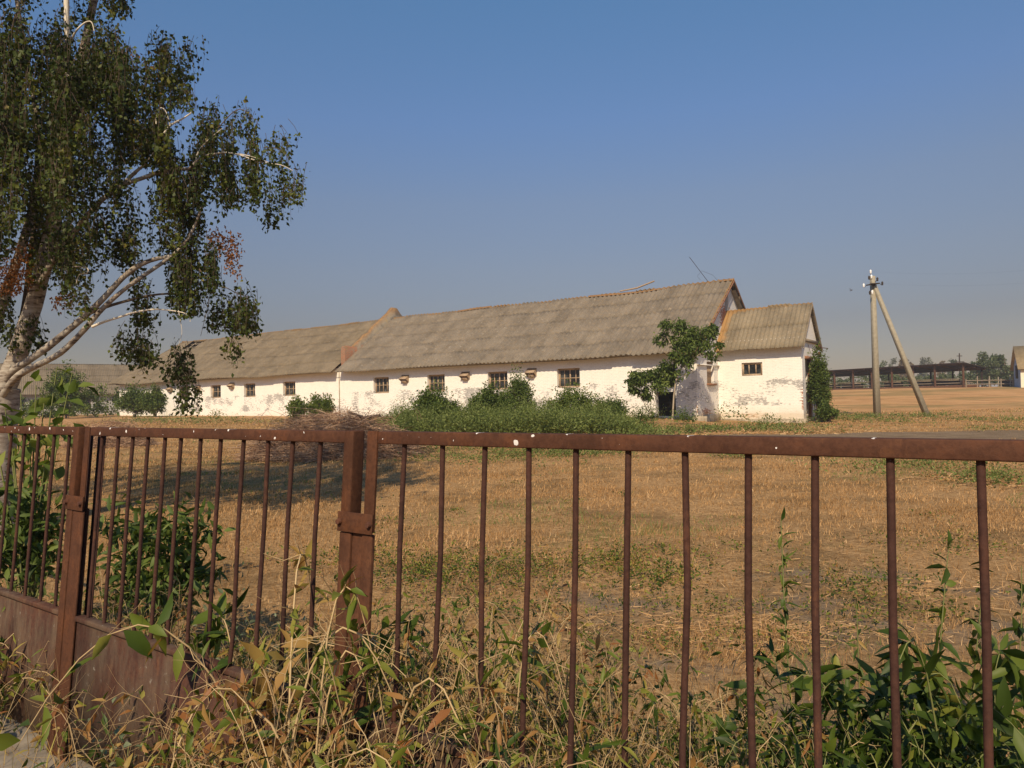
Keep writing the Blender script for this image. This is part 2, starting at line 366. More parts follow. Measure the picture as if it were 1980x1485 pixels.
# ------------------------------------------------------------------ ground
def ground_mat():
    m, n, b = newmat('dry_field'); t = N(n, 'ShaderNodeTexCoord'); o = t.outputs['Object']
    s_ = N(n, 'ShaderNodeSeparateXYZ'); n.links.new(o, s_.inputs[0]); X = s_.outputs['X']; Y = s_.outputs['Y']
    big = noise(n, o, .22, 5, .6); med = noise(n, o, 1.3, 6, .65); fin = noise(n, o, 22, 8, .75); vf = noise(n, o, 90, 4, .7)
    straw = ramp(n, [(.32, (.17, .10, .045)), (.5, (.39, .24, .112)), (.66, (.56, .37, .19))], fin).outputs[0]
    soil = ramp(n, [(.3, (.165, .120, .080)), (.7, (.27, .205, .140))], med).outputs[0]
    soil = mix(n, .4, soil, ramp(n, [(.35, (.55, .55, .55)), (.65, (1.3, 1.3, 1.3))], vf).outputs[0], 'MULTIPLY')
    green = ramp(n, [(.35, (.07, .075, .025)), (.65, (.15, .15, .055))], fin).outputs[0]
    # bare soil patches close to the fence (y 2..7) and a dirt track across the field at right
    tr = math_(n, 'ABSOLUTE', math_(n, 'SUBTRACT', Y, math_(n, 'ADD', 20.8, math_(n, 'MULTIPLY', X, -.06))))
    trm = math_(n, 'MULTIPLY', ramp(n, [(0, 1.), (.7, .9), (1., 0.)], math_(n, 'DIVIDE', tr, 2.4)).outputs[0], ramp(n, [(0., 0.), (1., 1.)], math_(n, 'DIVIDE', math_(n, 'SUBTRACT', X, 3.0), 3.5)).outputs[0])
    nr = ramp(n, [(.12, 0.), (.2, 1.), (.45, 1.), (.62, 0.)], math_(n, 'DIVIDE', Y, 10)).outputs[0]
    nr = math_(n, 'MULTIPLY', nr, ramp(n, [(.0, 0.), (1., 1.)], math_(n, 'ADD', X, .6)).outputs[0])
    so_ = math_(n, 'ADD', math_(n, 'MULTIPLY', nr, .13), math_(n, 'MULTIPLY', trm, .45))
    sm = ramp(n, [(.60, 0.), (.69, 1.)], math_(n, 'ADD', math_(n, 'ADD', math_(n, 'MULTIPLY', med, .65), math_(n, 'MULTIPLY', big, .3)), so_)).outputs[0]
    gm = ramp(n, [(.55, 0.), (.66, .75)], math_(n, 'ADD', math_(n, 'MULTIPLY', big, .6), math_(n, 'MULTIPLY', med, .42))).outputs[0]
    dk = ramp(n, [(.48, 0.), (.62, .75)], noise(n, o, .75, 6, .7)).outputs[0]; c = mix(n, dk, straw, ramp(n, [(.35, (.13, .085, .042)), (.65, (.25, .165, .082))], fin).outputs[0])
    c = mix(n, gm, c, green); c = mix(n, sm, c, soil)
    # thin green wheel-line across the field at left
    ln = math_(n, 'ABSOLUTE', math_(n, 'SUBTRACT', Y, math_(n, 'ADD', 15.4, math_(n, 'MULTIPLY', X, .1))))
    lm_ = math_(n, 'MULTIPLY', math_(n, 'LESS_THAN', ln, .22), math_(n, 'LESS_THAN', X, -2.2))
    c = mix(n, math_(n, 'MULTIPLY', lm_, .6), c, (.12, .11, .045))
    # far field: redder stubble
    fr = ramp(n, [(.30, 0.), (.55, 1.)], math_(n, 'DIVIDE', Y, 100)).outputs[0]
    c = mix(n, math_(n, 'MULTIPLY', fr, .75), c, mix(n, ramp(n, [(.50, 0.), (.60, .8)], noise(n, o, .16, 6, .65, (.35, 1, 1))).outputs[0], ramp(n, [(.35, (.30, .17, .075)), (.5, (.50, .28, .13)), (.7, (.60, .37, .19))], noise(n, o, .9, 7, .7, (.3, 1, 1))).outputs[0], (.19, .165, .07)))
    n.links.new(c, b.inputs['Base Color']); b.inputs['Roughness'].default_value = 1; b.inputs['Specular IOR Level'].default_value = 0
    bump(n, b, math_(n, 'ADD', fin, math_(n, 'MULTIPLY', med, 2)), .7, .05)
    return m
M_ground = ground_mat()
xs = np.sinh(np.linspace(-7.2, 7.2, 260)); xs = xs/xs.max()*1500
ys = np.concatenate([np.linspace(-40, 0, 12, endpoint=False), np.linspace(0, 30, 150, endpoint=False), np.linspace(30, 120, 110, endpoint=False), np.geomspace(120, 1500, 40)])
gx, gy = np.meshgrid(xs, ys); gzz = gz(gx, gy)
g = MB(); nx, ny = len(xs), len(ys); i, j = np.meshgrid(np.arange(ny-1), np.arange(nx-1), indexing='ij')
b0 = (i*nx+j).ravel(); g.add(np.stack([gx, gy, gzz], -1).reshape(-1, 3), np.stack([b0, b0+1, b0+nx+1, b0+nx], 1))
tag(g.build('ground', M_ground, smooth_=True), kind='structure')

# ------------------------------------------------------------------ barn frame
TH = .6041; BX, BY = 8.8827, 33.5476
LV = np.array([-math.cos(TH), math.sin(TH)]); GV = np.array([math.sin(TH), math.cos(TH)])
ZB = EYE-1.0; ZE = EYE+2.464; ZR = EYE+6.244; BW = 5.206; SLOPE = (ZR-ZE)/BW
def BP(s, t, z):
    s, t, z = np.broadcast_arrays(np.asarray(s, float), np.asarray(t, float), np.asarray(z, float))
    return np.stack([BX+s*LV[0]+t*GV[0], BY+s*LV[1]+t*GV[1], z], -1)
AX = np.array([[LV[0], LV[1], 0], [GV[0], GV[1], 0], [0, 0, 1.]])
def proj(P):
    X, Y, Z = P[0], P[1], P[2]-EYE
    yc = Y*cp+Z*sp_; zc = -Y*sp_+Z*cp; u = FPX*X/yc; v = -FPX*zc/yc
    return 990+u*cr+v*sr, 742.5-u*sr+v*cr
def s_at(px, t=0, z=EYE+1):
    lo, hi = -8, 110
    for _ in range(50):
        mid = (lo+hi)/2
        if proj(BP(mid, t, z))[0] > px: lo = mid
        else: hi = mid
    return lo
def t_at(px, s=0, z=EYE+1):
    lo, hi = -1, 20
    for _ in range(50):
        mid = (lo+hi)/2
        if proj(BP(s, mid, z))[0] < px: lo = mid
        else: hi = mid
    return lo
def buv(P, n):
    ls = (P[:, 0]-BX)*LV[0]+(P[:, 1]-BY)*LV[1]; lt = (P[:, 0]-BX)*GV[0]+(P[:, 1]-BY)*GV[1]
    ns = np.abs(n[:, 0]*LV[0]+n[:, 1]*LV[1]); ntt = np.abs(n[:, 0]*GV[0]+n[:, 1]*GV[1])
    return np.stack([np.where(ntt > ns, ls, lt), P[:, 2]-ZB], 1)
def wall_grid(mb, us, zs, holes, fn, depth_fn=None):
    """planar wall with rectangular holes; fn(u, z, d) -> point, d = depth inward"""
    us = sorted(set([round(float(a), 4) for a in us]+[round(float(h[i]), 4) for h in holes for i in (0, 1)]))
    zs = sorted(set([round(float(a), 4) for a in zs]+[round(float(h[i]), 4) for h in holes for i in (2, 3)]))
    for a, b in zip(us[:-1], us[1:]):
        for c, d in zip(zs[:-1], zs[1:]):
            mu, mz = (a+b)/2, (c+d)/2
            if any(h[0] < mu < h[1] and h[2] < mz < h[3] for h in holes): continue
            mb.add([fn(a, c, 0), fn(b, c, 0), fn(b, d, 0), fn(a, d, 0)], np.array([[0, 1, 2, 3]]))
    for h in holes:
        q = [(h[0], h[2]), (h[1], h[2]), (h[1], h[3]), (h[0], h[3])]
        for k in range(4):
            p1, p2 = q[k], q[(k+1) % 4]
            mb.add([fn(*p1, 0), fn(*p2, 0), fn(*p2, .38), fn(*p1, .38)], np.array([[0, 1, 2, 3]]))

def corr_roof(name, mat, s0, s1, te, ze, tr, zr, parent, rows=5, sheet=1.12, wave=.29, amp=.046, skip=(), s_end=None, sag=None, edge=(0, 0), side=1, seed=1, thick_verge=True, uneven=.05):
    """corrugated sheets as overlapping rows; te/ze eave, tr/zr ridge"""
    rg = np.random.default_rng(seed)
    mb = MB(); EDG = []; UV = []
    L = math.hypot(tr-te, zr-ze); dt = (tr-te)/L; dz = (zr-ze)/L
    ncol = max(1, int(round((s1-s0)/sheet))); sh = (s1-s0)/ncol; nw = max(1, int(round(sh/wave)))
    for r_ in range(rows):
        a0 = r_*L/rows; a1 = (r_+1)*L/rows+(.14 if r_ < rows-1 else 0.05)
        for c in range(ncol):
            if (r_, c) in skip: continue
            u = np.linspace(0, sh, nw*6+1); jit = rg.normal(0, uneven); jz = abs(rg.normal(0, .0015)); jit = jit*(.35 if r_ == 0 else 1); rv = rg.random()
            vv = np.linspace(0, 1, 5)
            A = a0+jit+(a1-a0)*vv
            S = s0+c*sh+u
            Ag, Sg = np.meshgrid(A, S, indexing='ij')
            hgt = amp*np.cos((Sg-s0)*2*math.pi/(sh/nw)) + (.006 if r_ else .0)*(1-vv)[:, None]+jz+.012
            if s_end is not None:
                lim = s_end(Ag/L); Sg = np.minimum(Sg, lim)
            T = te+Ag*dt; Z = ze+Ag*dz
            T = T-dz*hgt*side*(1 if dt*side > 0 else -1)*1.0; Z = Z+abs(dt)*hgt
            if sag is not None: Z = Z+sag(Sg, Ag/L)
            P = BP(Sg, T, Z).reshape(-1, 3)
            k1, k2 = Ag.shape; ii, jj = np.meshgrid(np.arange(k1-1), np.arange(k2-1), indexing='ij'); b_ = (ii*k2+jj).ravel()
            F = np.stack([b_, b_+1, b_+k2+1, b_+k2], 1)
            mb.add(P, F, rv)
            e = np.zeros(Sg.shape)
            e = np.maximum(e, 1-np.abs(Ag-L)/.30)
            if edge[0]: e = np.maximum(e, 1-np.abs(Sg-s0)/edge[0])
            if edge[1]: e = np.maximum(e, 1-np.abs(Sg-s1)/edge[1])
            EDG.append(e.ravel()); UV.append(np.stack([Sg.ravel(), Ag.ravel()+side*20], 1))
    o = mb.build(name, mat, parent, smooth_=True)
    me = o.data; E = np.concatenate(EDG)
    if len(E) == len(me.vertices):
        a = me.attributes.new('edge', 'FLOAT', 'POINT'); a.data.foreach_set('value', np.clip(E, 0, 1).astype(np.float32))
        uvl = me.uv_layers.new(name='UVMap'); vi = np.empty(len(me.loops), np.int32); me.loops.foreach_get('vertex_index', vi)
        uvl.data.foreach_set('uv', np.concatenate(UV)[vi].astype(np.float32).ravel())
    md = o.modifiers.new('solid', 'SOLIDIFY'); md.thickness = .008; md.offset = 0
    return o

barn = thing('barn', 'long low whitewashed brick cattle barn with grey corrugated roof, in the middle of the field', 'barn', BP(0, 0, ZB))
# facade holes
WT, WBZ = EYE+1.612, EYE+.573
win_px = [302, 355, 417, 482.5, 559, 737, 843, 962, 1099]
WS = [s_at(x, 0, EYE+1.1) for x in win_px]
holes = [(s-.70, s+.70, WBZ, WT) for s in WS]
dS = s_at(1286, 0, EYE-.4); holes.append((dS-.55, dS+.5, ZB+.02, EYE+.22))
SE = 55.5  # left end eave
fn = lambda u, z, d: BP(u, d, z)
mb = MB(); wall_grid(mb, [0, 10, 25, 40, SE-.5], [ZB-.6, ZE-.10], holes, fn)
# left end + rear walls
q = [BP(SE-.5, 0, ZB-.6), BP(SE-.5, 2*BW, ZB-.6), BP(SE-.5, 2*BW, ZE), BP(SE-.5, 0, ZE)]
mb.add(q, np.array([[0, 1, 2, 3]]))
mb.add([BP(0, 2*BW, ZB-.6), BP(SE-.5, 2*BW, ZB-.6), BP(SE-.5, 2*BW, ZE), BP(0, 2*BW, ZE)], np.array([[0, 1, 2, 3]]))
mb.build('wall', M_wall, barn, uvf=buv)
# dark inside lining so the openings look into an unlit barn
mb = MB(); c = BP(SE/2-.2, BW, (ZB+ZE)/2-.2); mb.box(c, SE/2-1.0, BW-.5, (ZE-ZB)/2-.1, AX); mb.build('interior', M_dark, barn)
# gable end wall with holes
tw0, tw1 = t_at(1366.5, 0, EYE+1.5), t_at(1380, 0, EYE+1.5)
zw1 = EYE+(735.5-701)/100*2.45+.4; 
def z_on(px, py, s=0, t=0):
    lo, hi = -2, 12
    for _ in range(40):
        mid = (lo+hi)/2
        if proj(BP(s, t, mid))[1] > py: lo = mid
        else: hi = mid
    return lo
zw1 = z_on(0, 700, 0, tw1); zw0 = z_on(0, 742, 0, tw0)
tg0, tg1 = t_at(1401.5, 0, EYE+5), t_at(1408.5, 0, EYE+5); zg1 = z_on(0, 570, 0, tg0); zg0 = z_on(0, 600, 0, tg0)
gh = [(tw0, tw1, zw0, zw1)]
fg = lambda u, z, d: BP(d, u, z)
mb = MB(); wall_grid(mb, [0, 2*BW], [ZB-.6, ZE], gh, fg)
# triangle above eave, split round the loft opening
def zroof(t): return ZE+SLOPE*(t if t < BW else 2*BW-t)-.05
mid = sorted([0, tg0, tg1, BW, 2*BW])
for a, b in zip(mid[:-1], mid[1:]):
    if abs(a-tg0) < 1e-6:
        mb.add([fg(a, ZE, 0), fg(b, ZE, 0), fg(b, zg0, 0), fg(a, zg0, 0)], np.array([[0, 1, 2, 3]]))
        mb.add([fg(a, min(zg1, zroof(a)), 0), fg(b, min(zg1, zroof(b)-.1), 0), fg(b, zroof(b), 0), fg(a, zroof(a), 0)], np.array([[0, 1, 2, 3]]))
        for u in (a, b): mb.add([fg(u, zg0, 0), fg(u, zg1, 0), fg(u, zg1, .4), fg(u, zg0, .4)], np.array([[0, 1, 2, 3]]))
    else:
        mb.add([fg(a, ZE, 0), fg(b, ZE, 0), fg(b, zroof(b), 0), fg(a, zroof(a), 0)], np.array([[0, 1, 2, 3]]))
mb.build('gable_wall', M_gable, barn, uvf=buv)
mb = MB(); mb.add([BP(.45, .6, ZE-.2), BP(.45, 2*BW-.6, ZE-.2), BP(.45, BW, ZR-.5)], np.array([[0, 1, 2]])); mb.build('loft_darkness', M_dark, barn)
# thin corbel line on the gable at eave level and pilaster joint on the facade
mb = MB(); mb.box(BP(-.06, 1.75, ZE-.35), .06, 1.7, .06, AX); mb.box(BP(-.045, 1.75, ZE-.95), .045, 1.72, .025, AX); mb.build('cornice', M_gable, barn, uvf=buv)
mb = MB(); sj = s_at(656.5); mb.box(BP(sj, -.012, (ZB+ZE)/2), .035, .014, (ZE-ZB)/2-.06, AX); mb.build('wall_joint', M_cem, barn)
# roofs
def sagR(S, a): return -.05*np.sin(S*.22)**2*1.0+.03*np.sin(S*.9)*a-.04*a*np.sin(S*.17)
def sagL(S, a): return -.07*np.sin(S*.21+1)**2+.03*np.sin(S*.7)*(1-a)-.06*(1-a)*smooth(44, 50, S)+.08*(1-a)*smooth(50, 55, S)-.05*a
OV = .64; TE = -OV; ZEO = ZE-SLOPE*OV+.10
sPar = s_at(660, 0, ZE)+.1; SRIDGE = 53.3
send = lambda a: SE+.35-(SE+.35-SRIDGE)*a
corr_roof('roof_slope', M_roofR, -.32, sPar-.2, TE, ZEO, BW, ZR, barn, 5, sag=sagR, edge=(.28, 0), seed=3)
hole_c = int((s_at(381, BW*.93, ZR-.2)-(sPar+.2))/((SE+.5-sPar-.2)/round((SE+.5-sPar-.2)/1.12)))
corr_roof('roof_slope', M_roofL, sPar+.2, SE+.5, TE, ZEO, BW, ZR, barn, 5, sag=sagL, s_end=send, skip={(4, hole_c), (4, hole_c+1)}, seed=4)
corr_roof('roof_slope', M_roofR, -.32, sPar-.2, 2*BW+OV, ZEO, BW, ZR, barn, 5, sag=sagR, side=-1, seed=5)
corr_roof('roof_slope', M_roofL, sPar+.2, SE+.5, 2*BW+OV, ZEO, BW, ZR, barn, 5, sag=sagL, s_end=send, side=-1, seed=6)
mb = MB(); mb.add([BP(SE+.35, TE, ZEO), BP(SE+.35, 2*BW+OV, ZEO), BP(SRIDGE, BW, ZR)], np.array([[0, 1, 2]])); mb.build('hip_end', M_roofL, barn, uvf=buv)
# rafters and battens: show at verge, under eaves and through the missing sheets
mb = MB()
for s in np.arange(.4, SRIDGE, 1.1):
    for sg in (0, 1):
        P = [BP(s, (TE+.35) if not sg else 2*BW+OV-.35, ZEO+.02), BP(s, BW, ZR-.26)]
        mb.tube(P, .045, 4)
for a in np.linspace(.04, .96, 12):
    for sg in (0, 1):
        t = TE+a*(BW-TE); z = ZEO+a*(ZR-ZEO)-.05
        if sg: t = 2*BW-t
        mb.tube([BP(-.28, t, z-.07), BP(sPar, t, z-.12), BP(SE-2.2*a-.6, t, z-.18)], .03, 4)
mb.build('roof_timbers', M_woodgrey, barn)
# soffit boards on the far verge and barge board
mb = MB()
for t0, t1 in ((TE, BW), (BW, 2*BW+OV)):
    z0 = ZEO if t0 == TE else ZR; z1 = ZR if t1 == BW else ZEO
    for k in range(2):
        sA = -.30+k*.05
    mb.add([BP(-.34, t0, z0-.03), BP(-.34, t1, z1-.03), BP(-.34, t1, z1-.13), BP(-.34, t0, z0-.13), BP(-.31, t0, z0-.03), BP(-.31, t1, z1-.03), BP(-.31, t1, z1-.13), BP(-.31, t0, z0-.13)],
           np.array([[0, 1, 2, 3], [4, 7, 6, 5], [0, 4, 5, 1], [3, 2, 6, 7]]))
mb.build('barge_board', M_woodred, barn)
mb = MB()
for (a, b) in ((BW+.35, BW+2.9),):
    mb.add([BP(-.29, a, zroof(a)-.22), BP(-.29, b, zroof(b)-.22), BP(-.02, b, zroof(b)-.24), BP(-.02, a, zroof(a)-.24)], np.array([[0, 1, 2, 3]]))
mb.build('soffit', M_cem, barn)
# ridge cap pieces left on the ridge
rg = np.random.default_rng(5)
for (pa, pb_) in ((1275, 1140), (1432, 1392), (950, 885)):
    mb = MB(); s0_, s1_ = s_at(pa, BW, ZR), s_at(pb_, BW, ZR)
    if pa == 1432: s0_ = -.32
    k = max(2, int((s1_-s0_)/1.0)); ss_ = np.linspace(s0_, s1_, k+1)
    zz = [ZR+.07+float(sagR(np.array(a), 1.0))+rg.normal(0, .012) for a in ss_]
    V = []
    for a, z in zip(ss_, zz): V += [BP(a, BW-.17, z-.125), BP(a, BW, z), BP(a, BW+.17, z-.125)]
    F = [[q*3+e, q*3+e+1, q*3+e+4, q*3+e+3] for q in range(k) for e in (0, 1)]
    mb.add(V, np.array(F)); mb.build('ridge_cap', M_orange, barn)
# parapet (fire wall) through the roof
def parapet():
    mb = MB(); rg = np.random.default_rng(8); n = 26
    ts = np.linspace(.25, 2*BW-.25, n); W = .20
    top = []; bot = []
    for t in ts:
        k = BW-abs(t-BW)
        h = .78 + (.08*rg.normal() if .18 < k/BW < .62 else 0)
        if k < 1.0: h = 1.35-.55*k
        if abs(t-BW) < .5: h = .9
        zr = ZE+SLOPE*k
        top.append(zr+h); bot.append(zr-.35)
    V = []
    for t, z1, z0 in zip(ts, top, bot):
        for (ds, z) in ((-W, z0), (-W, z1-.04), (0, z1+.02), (W, z1-.04), (W, z0)): V.append(BP(sPar+ds, t, z))
    F = []
    for i in range(n-1):
        for k in range(4): a = i*5+k; F.append([a, a+1, a+6, a+5])
    V = np.array(V); mb.add(V, np.array(F))
    for e in (0, (n-1)*5): mb.add(V[e:e+5], np.array([[0, 1, 2, 3, 4]]))
    return mb
def parapet_mat():
    m, n, b = newmat('parapet_crumbling_render'); t = N(n, 'ShaderNodeTexCoord'); o = t.outputs['Object']
    uv = N(n, 'ShaderNodeUVMap'); U = uv.outputs[0]
    br = N(n, 'ShaderNodeTexBrick'); br.inputs['Scale'].default_value = 1; br.inputs['Brick Width'].default_value = .26; br.inputs['Row Height'].default_value = .085; br.inputs['Mortar Size'].default_value = .012
    br.inputs['Color1'].default_value = (.36, .115, .05, 1); br.inputs['Color2'].default_value = (.24, .11, .065, 1); br.inputs['Mortar'].default_value = (.33, .265, .185, 1); n.links.new(U, br.inputs['Vector'])
    c = ramp(n, [(.35, (.16, .135, .105)), (.55, (.29, .255, .20)), (.7, (.33, .24, .13))], noise(n, o, 2.2, 7, .7)).outputs[0]
    geo = N(n, 'ShaderNodeNewGeometry'); sg = N(n, 'ShaderNodeSeparateXYZ'); n.links.new(geo.outputs['Normal'], sg.inputs[0])
    upm = ramp(n, [(.35, 0.), (.6, 1.)], sg.outputs['Z']).outputs[0]; c = mix(n, upm, c, ramp(n, [(.35, (.20, .115, .06)), (.7, (.36, .225, .10))], noise(n, o, 5, 7, .7)).outputs[0])
    su = N(n, 'ShaderNodeSeparateXYZ'); n.links.new(U, su.inputs[0])
    low = ramp(n, [(.0, 1.), (.28, .65), (.5, .2), (.62, 0.)], math_(n, 'DIVIDE', math_(n, 'SUBTRACT', su.outputs['Y'], 3.4), 4.5)).outputs[0]
    c = mix(n, ramp(n, [(.42, 0.), (.5, 1.)], math_(n, 'ADD', math_(n, 'MULTIPLY', low, .55), math_(n, 'MULTIPLY', math_(n, 'SUBTRACT', noise(n, o, 4, 6, .7), .3), .7))).outputs[0], c, br.outputs['Color'])
    n.links.new(c, b.inputs['Base Color']); bump(n, b, noise(n, o, 14, 6, .7), .6, .03); return m
parapet().build('parapet', parapet_mat(), barn, uvf=buv)
# windows
def window(parent, fnp, u0, u1, z0, z1, cols, rows, depth=.20, mat=None, pane=True):
    """fnp(u, z, d) world point"""
    mat = mat or M_wood; mb = MB()
    def bar(ua, za, ub, zb, hw, dd=.03):
        A = [fnp(ua, za, depth-dd), fnp(ub, zb, depth-dd), fnp(ua, za, depth+dd)]
        if abs(ub-ua) > abs(zb-za): c4 = [(ua, za-hw), (ub, za-hw), (ub, za+hw), (ua, za+hw)]
        else: c4 = [(ua-hw, za), (ua+hw, za), (ua+hw, zb), (ua-hw, zb)]
        V = [fnp(a, b, depth-dd) for a, b in c4]+[fnp(a, b, depth+dd) for a, b in c4]
        mb.add(V, np.array([[0, 1, 2, 3], [4, 7, 6, 5], [0, 4, 5, 1], [1, 5, 6, 2], [2, 6, 7, 3], [3, 7, 4, 0]]))
    hw = .045
    bar(u0+hw, z0, u0+hw, z1, hw, .05); bar(u1-hw, z0, u1-hw, z1, hw, .05)
    bar(u0+2*hw, z0+hw, u1-2*hw, z0+hw, hw, .048); bar(u0+2*hw, z1-hw, u1-2*hw, z1-hw, hw, .048)
    for k in range(1, cols):
        u = u0+(u1-u0)*k/cols; bar(u, z0+2*hw, u, z1-2*hw, .022 if k*2 != cols else .034, .03)
    for k in range(1, rows):
        z = z0+(z1-z0)*k/rows; bar(u0+2*hw, z, u1-2*hw, z, .02, .026)
    f = mb.build('window', mat, parent)
    p = MB(); p.add([fnp(u0+.03, z0+.03, depth+.012), fnp(u1-.03, z0+.03, depth+.012), fnp(u1-.03, z1-.03, depth+.012), fnp(u0+.03, z1-.03, depth+.012)], np.array([[0, 1, 2, 3]]))
    p.build('pane', M_glass, f, origin=s_origin(parent)); f.children[0].location = (0, 0, 0)
    return f
for k, s in enumerate(WS):
    window(barn, fn, s-.70, s+.70, WBZ, WT, [3, 3, 2, 3, 3, 4, 4, 4, 4][k], [2, 2, 2, 2, 2, 2, 2, 2, 2][k], .22)
# boarded gable window with a reddish sill
mb = MB()
for k in range(7):
    a = tw0+(tw1-tw0)*k/7; mb.box(BP(.16, a+(tw1-tw0)/14, (zw0+zw1)/2), .015, (tw1-tw0)/14-.008, (zw1-zw0)/2-.02, AX)
mb.box(BP(.13, (tw0+tw1)/2, (zw0+zw1)/2+.03), .016, (tw1-tw0)/2, .03, AX); mb.build('shutter', M_wood, barn)
mb = MB(); mb.box(BP(-.03, (tw0+tw1)/2, zw0-.03), .10, (tw1-tw0)/2+.06, .05, AX); mb.build('sill', M_woodred, barn)
# little wooden ventilation hoods on the facade
def hood(s, zc):
    mb = MB(); W = .30
    P = lambda a, t, z: BP(s+a, t, zc+z)
    V = [P(-W, 0, .26), P(W, 0, .26), P(W, -.32, .02), P(-W, -.32, .02), P(-W, 0, .22), P(W, 0, .22), P(W, -.32, -.02), P(-W, -.32, -.02)]
    mb.add(V, np.array([[0, 1, 2, 3], [4, 7, 6, 5], [0, 4, 5, 1], [1, 5, 6, 2], [2, 6, 7, 3], [3, 7, 4, 0]]))
    mb.box(P(0, -.10, -.12), W*.62, .10, .12, AX)
    V = [P(-W, 0, .22), P(-W, -.30, -.02), P(-W, 0, -.2)]; mb.add(V, np.array([[0, 1, 2]]))
    V = [P(W, 0, .22), P(W, -.30, -.02), P(W, 0, -.2)]; mb.add(V, np.array([[0, 1, 2]]))
    mb.build('vent_hood', M_wood, barn)
for px, py in ((328, 753), (382, 751), (447, 746), (782, 733), (899, 727), (1027, 721)):
    s = s_at(px, -.1, EYE+1.3); hood(s, z_on(0, py, s, -.1))
# cable on wall under the eave
mb = MB(); mb.tube([BP(1.2, -.03, ZE-.32), BP(6, -.03, ZE-.42), BP(12, -.03, ZE-.40), BP(20, -.03, ZE-.36)], .012, 4); mb.build('wall_cable', M_iron, barn)
# things on the roof
pA, pB = BP(0, 0, 0), None
sA = s_at(1200, BW, ZR); sB = s_at(1266, BW, ZR+.3)
mb = MB(); mb.tube([BP(sA, BW-.1, ZR+.05), BP((sA+sB)/2, BW-.08, ZR+.13), BP(sB, BW-.05, ZR+.42)], [.04, .05, .045], 4)
tag(mb.build('loose_plank', M_wood, origin=BP(sA, BW, ZR)), 'loose wooden plank sticking up off the right half of the barn ridge', 'plank')
sA = s_at(1370, BW, ZR)
mb = MB(); a = BP(sA, BW-.05, ZR+.02); b = at(1333, 497, a[1]-.3)
mb.tube([a, b], .014, 5); mb.tube([a+[.55, 0, .02], a+[.25, 0, .38], a+[-.35, 0, .62], a+[-.60, 0, .32], a+[-.42, 0, .1]], .006, 4)
tag(mb.build('roof_antenna', M_iron, origin=a), 'thin dark leaning rod with a wire loop on the barn ridge', 'antenna')

# annex (lower wing): a part of the barn
AT0 = t_at(1389.5, 0, EYE); AWD = 1.74; LA = 4.12; ZAR = EYE+4.52
AOV = .50; aZE = EYE+2.25; ASL = (ZAR-aZE)/(AWD+AOV); AZW = aZE+AOV*ASL; AZB = EYE-1.21
t0, t1 = AT0, AT0+2*AWD
wsx = [s_at(1434, t0, EYE+1.3), s_at(1474, t0, EYE+1.3)]
wz1, wz0 = z_on(0, 702, wsx[0], t0), z_on(0, 727, wsx[0], t0)
fa = lambda u, z, d: BP(u, t0+d, z)
mb = MB(); wall_grid(mb, [-LA, 0], [AZB, AZW], [(wsx[1], wsx[0], wz0, wz1)], fa)
# front end wall with doorway
td0, td1 = t_at(1556.5, -LA, EYE+.5), t_at(1566, -LA, EYE+.5)
td0 = t0+.62; td1 = t0+2.1
zd1 = z_on(0, 690, -LA, t0+1.2)
fe = lambda u, z, d: BP(-LA+d, u, z)
wall_grid(mb, [t0, t1], [AZB-.3, AZW], [(td0, td1, AZB-.28, zd1)], fe)
def za(t): return AZW+ASL*(AWD-abs(t-t0-AWD))-.04
mb.add([fe(t0, AZW, 0), fe(t1, AZW, 0), fe(t0+AWD, za(t0+AWD), 0)], np.array([[0, 1, 2]]))
mb.add([BP(0, t1, AZB), BP(-LA, t1, AZB), BP(-LA, t1, AZW), BP(0, t1, AZW)], np.array([[0, 1, 2, 3]]))
mb.build('annex_wall', M_annex, barn, uvf=buv)
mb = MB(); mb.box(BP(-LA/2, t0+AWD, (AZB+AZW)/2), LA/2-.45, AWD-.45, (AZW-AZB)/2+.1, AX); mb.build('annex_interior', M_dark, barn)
mb = MB()
mb.box(BP(-LA/2+.03, t0-.03, AZB-.2), LA/2+.02, .09, .2, AX)
mb.box(BP(-LA-.03, t0+.26, AZB-.2), .09, .32, .2, AX); mb.box(BP(-LA-.03, (td1+t1)/2+.05, AZB-.2), .09, (t1-td1)/2, .2, AX)
mb.box(BP(.35, -.04, ZB-.28), .8, .08, .30, AX); mb.box(BP(-.045, 1.55, ZB-.24), .07, 1.5, .28, AX)
mb.build('plinth', M_cem, barn)
mb = MB(); mb.box(BP(-LA-.05, t0+AWD, AZW-.12), .06, AWD+.05, .07, AX); mb.build('annex_cornice', M_woodgrey, barn)
# door frame, hanging lintel board, brackets
mb = MB(); mb.box(BP(-LA+.12, td0+.04, (AZB+zd1)/2), .06, .04, (zd1-AZB)/2, AX); mb.box(BP(-LA+.12, td1-.04, (AZB+zd1)/2), .06, .04, (zd1-AZB)/2, AX)
mb.box(BP(-LA+.02, (td0+td1)/2, zd1-.05), .10, (td1-td0)/2+.06, .07, AX); mb.build('door_frame', M_woodred, barn)
mb = MB(); c = BP(-LA-.12, t1+.05, AZW-.3)
mb.box(c, .06, .22, .10, AX); mb.box(c-[0, 0, .42], .05, .2, .14, AX); mb.tube([c+[0, 0, -.05], c+[.5, .1, -.1]], .02, 4)
mb.tube([BP(-LA-.02, t0+1.3, AZW-.3), BP(-LA-.12, t0+1.35, AZW-.75), BP(-LA-.12, t0+2.1, AZW-.8), BP(-LA-.1, t0+3.0, AZW-.72)], .012, 4)
mb.build('bracket', M_bolt, barn)
window(barn, fa, wsx[1], wsx[0], wz0, wz1, 3, 1, .12, M_wood)
corr_roof('annex_roof_slope', M_roofA, -LA-.2, 0, t0-AOV, aZE, t0+AWD, ZAR, barn, 2, edge=(0, .8), seed=11, wave=.215, amp=.030)
